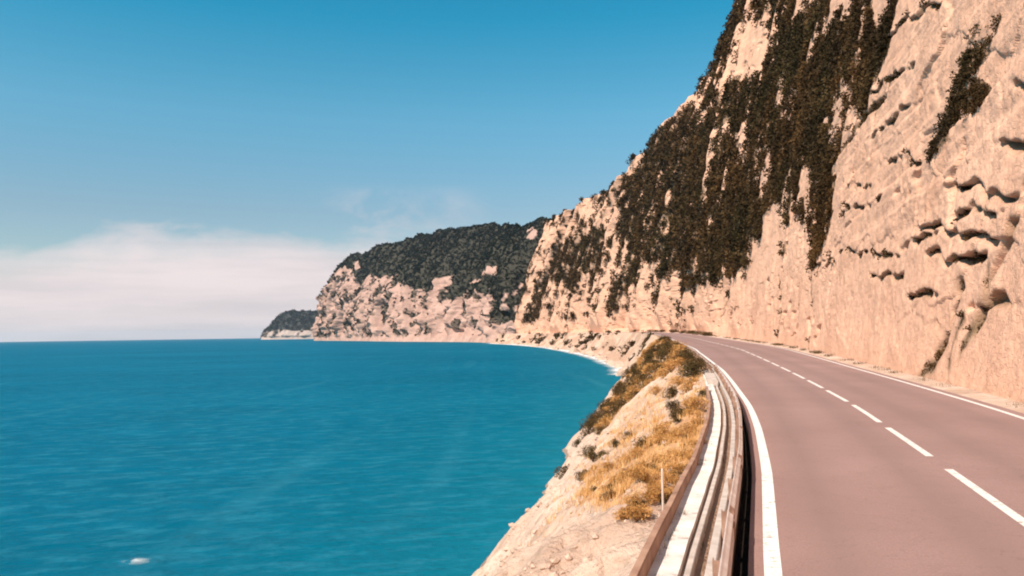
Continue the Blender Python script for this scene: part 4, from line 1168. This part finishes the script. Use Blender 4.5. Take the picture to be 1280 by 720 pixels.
# surf along the far beach
tt = np.linspace(11.3, len(SHORE) - 1.2, 900)
s = catmull(SHORE, tt); tn = np.gradient(s, axis=0); tn /= np.linalg.norm(tn, axis=1)[:, None]; nn = np.c_[-tn[:, 1], tn[:, 0]]
cols = np.array([-3.0, -.5, .6, 1.6, 2.8, 4.2]); ed = np.array([1, 1, 1, .9, .4, 0])
wob = (fbm(s[:, 0] / 9, s[:, 1] / 9, seed=71, o=3) - .5) * 2.5
PP = np.concatenate([s[:, None, :] + nn[:, None, :] * (cols[None, :, None] * (1 + s[:, 1, None, None] / 700) + wob[:, None, None]), np.tile(np.array([.30, .22, .14, .10, .08, .06])[None, :, None], (len(s), 1, 1))], 2)
me = grid_mesh('surf', PP.reshape(-1, 3), len(s), len(cols), M_FOAM, {'edge': np.tile(ed, len(s))}, True, flip=True)
tag(link('surf', me), 'thin white line of surf along the curved far beach', 'surf', None, 'stuff')

rr_ = np.linspace(0, 1, 8); th = np.linspace(0, math.tau, 40)
Rg, Tg = np.meshgrid(rr_, th, indexing='ij')
wv = .6 + .8 * vnoise(np.cos(Tg) * 2 + 5, np.sin(Tg) * 2 + 5, seed=5)
fx = -20.5 + Rg * np.cos(Tg) * .9 * wv; fy = 44.0 + Rg * np.sin(Tg) * .7 * wv
me = grid_mesh('sea_foam', np.c_[fx.ravel(), fy.ravel(), (.05 + .10 * (1 - Rg)).ravel()], 8, 40, M_FOAM, {'edge': (.8 * (1 - Rg) * (vnoise(fx * 2.2, fy * 2.2, seed=9) > .30)).ravel()}, True)
tag(link('sea_foam', me), 'small fleck of white foam breaking on the open water', 'foam', None, 'stuff')

# =============================================================== air
m, nt, b = new_mat('sea_air')
for n in list(nt.nodes):
    if n.type == 'BSDF_PRINCIPLED': nt.nodes.remove(n)
vol = nt.nodes.new('ShaderNodeVolumePrincipled')
vol.inputs['Color'].default_value = (.80, .90, 1, 1)
vol.inputs['Density'].default_value = 2.6e-5
vol.inputs['Anisotropy'].default_value = .2
out = [n for n in nt.nodes if n.type == 'OUTPUT_MATERIAL'][0]
nt.links.new(vol.outputs[0], out.inputs['Volume'])
x0, x1, y0, y1, z0, z1 = -30000, 30000, -30000, 30000, -25, 300
V = [(x, y, z) for z in (z0, z1) for y in (y0, y1) for x in (x0, x1)]
F = [(0, 2, 3, 1), (4, 5, 7, 6), (0, 1, 5, 4), (2, 6, 7, 3), (0, 4, 6, 2), (1, 3, 7, 5)]
o = link('haze', py_mesh('haze', V, F, m)); tag(o, 'thin bluish sea haze filling the air towards the distant cape', 'haze', None, 'stuff')

# =============================================================== light, sky, camera
SUN_AZ = math.radians(231)     # compass from +Y, clockwise
SUN_EL = math.radians(47)
sd = np.array([math.sin(SUN_AZ) * math.cos(SUN_EL), math.cos(SUN_AZ) * math.cos(SUN_EL), math.sin(SUN_EL)])
lamp = bpy.data.lights.new('sun', 'SUN'); lamp.energy = 5.0; lamp.angle = math.radians(.53); lamp.color = (1, .86, .73)
so = bpy.data.objects.new('sun', lamp); COL.objects.link(so)
from mathutils import Vector, Matrix
so.rotation_euler = Vector(sd).to_track_quat('Z', 'Y').to_euler(); so.location = (-100, -100, 150)

world = bpy.data.worlds.new('World'); scene.world = world; world.use_nodes = True
nt = world.node_tree; N, L = nt.nodes, nt.links
for n in list(N): N.remove(n)
W = NT(nt)
out = N.new('ShaderNodeOutputWorld'); bg = N.new('ShaderNodeBackground')
sky = N.new('ShaderNodeTexSky'); sky.sky_type = 'NISHITA'; sky.sun_disc = False
sky.sun_elevation = SUN_EL; sky.sun_rotation = SUN_AZ
sky.altitude = 0; sky.air_density = 1.0; sky.dust_density = .6; sky.ozone_density = 2.0
tc = N.new('ShaderNodeTexCoord'); sep = N.new('ShaderNodeSeparateXYZ'); L.new(tc.outputs['Generated'], sep.inputs[0])
hl = W.math('SQRT', W.math('ADD', W.math('MULTIPLY', sep.outputs[0], sep.outputs[0]), W.math('MULTIPLY', sep.outputs[1], sep.outputs[1])))
el = W.math('DIVIDE', sep.outputs[2], W.math('MAXIMUM', hl, .01))          # tangent of elevation
az = W.math('ARCTAN2', sep.outputs[0], sep.outputs[1])                      # 0 = north
tint = W.ramp(el, [(0.0, (.66, .64, .60)), (.15, (.57, .63, .60)), (.27, (.41, .79, .76)), (.40, (.10, .77, .78)), (.60, (.02, .65, .74))])
skyc = W.mix(1.0, sky.outputs[0], tint, 'MULTIPLY')
comb = N.new('ShaderNodeCombineXYZ'); L.new(az, comb.inputs[0]); L.new(W.math('MULTIPLY', el, 2.2), comb.inputs[1])
cn = W.noise(4.6, 8, .62, comb.outputs[0], .35)
comb2 = N.new('ShaderNodeCombineXYZ'); L.new(az, comb2.inputs[0]); L.new(W.math('MULTIPLY', el, 11), comb2.inputs[1])
cs = W.noise(3.4, 6, .6, comb2.outputs[0])
cn2 = W.noise(2.2, 4, .5, comb.outputs[0])
# top of the cloud bank falls towards the north-east
topc = W.ramp(W.math('MULTIPLY', W.math('ADD', az, 1.0), .5), [(0.0, g3(.10)), (.15, g3(.105)), (.22, g3(.108)), (.28, g3(.118)), (.36, g3(.125)), (.42, g3(.118)), (.50, g3(.03)), (.55, g3(.0)), (1, g3(.0))])
band = W.math('SUBTRACT', W.math('ADD', topc, W.math('MULTIPLY', W.math('SUBTRACT', cn, .5), .13)), el)
cov = W.ramp(W.math('MULTIPLY_ADD', band, 9, .5, True), [(.42, g3(0)), (.60, g3(.55)), (.80, g3(.86)), (1, g3(.97))])
wisp = W.math('MULTIPLY', W.ramp(cn, [(.43, g3(0)), (.60, g3(.75))]),
              W.ramp(W.math('MULTIPLY', el, 2.0), [(.22, g3(0)), (.27, g3(1)), (.31, g3(1)), (.38, g3(0))]))
wisp = W.math('MULTIPLY', wisp, W.ramp(W.math('MULTIPLY', W.math('ADD', az, 1.0), .5), [(.37, g3(0)), (.41, g3(1)), (.46, g3(.6)), (.49, g3(0))]))
cov = W.math('MAXIMUM', cov, wisp)
cloudc = W.ramp(W.math('ADD', W.math('MULTIPLY', cn2, .4), W.math('MULTIPLY', cs, .6)), [(.38, (3.75, 3.45, 3.55)), (.60, (5.0, 4.35, 4.35))])
L.new(W.mix(cov, skyc, cloudc), bg.inputs[0]); bg.inputs[1].default_value = .13
L.new(bg.outputs[0], out.inputs[0])

cam = bpy.data.cameras.new('camera'); co = bpy.data.objects.new('camera', cam); COL.objects.link(co)
pit = math.atan(57.6 / 1000); rho = math.radians(.84)
r0 = Vector((1, 0, 0)); f0 = Vector((0, math.cos(pit), math.sin(pit))); u0 = Vector((0, -math.sin(pit), math.cos(pit)))
Rr = math.cos(rho) * r0 - math.sin(rho) * u0; Uu = math.cos(rho) * u0 + math.sin(rho) * r0
mw = Matrix((Rr, Uu, -f0)).transposed().to_4x4(); mw.translation = Vector((0, 0, HS))
co.matrix_world = mw
cam.sensor_width = 36; cam.lens = 36 * 1000 / 1280; cam.clip_start = .1; cam.clip_end = 80000
scene.camera = co

scene.view_settings.view_transform = 'Standard'; scene.view_settings.look = 'None'
scene.view_settings.gamma = 1; scene.view_settings.exposure = .50
scene.cycles.filter_width = 2.0
scene.cycles.use_denoising = True
scene.cycles.max_bounces = 6; scene.cycles.volume_bounces = 0
scene.cycles.diffuse_bounces = 3
scene.cycles.transparent_max_bounces = 8
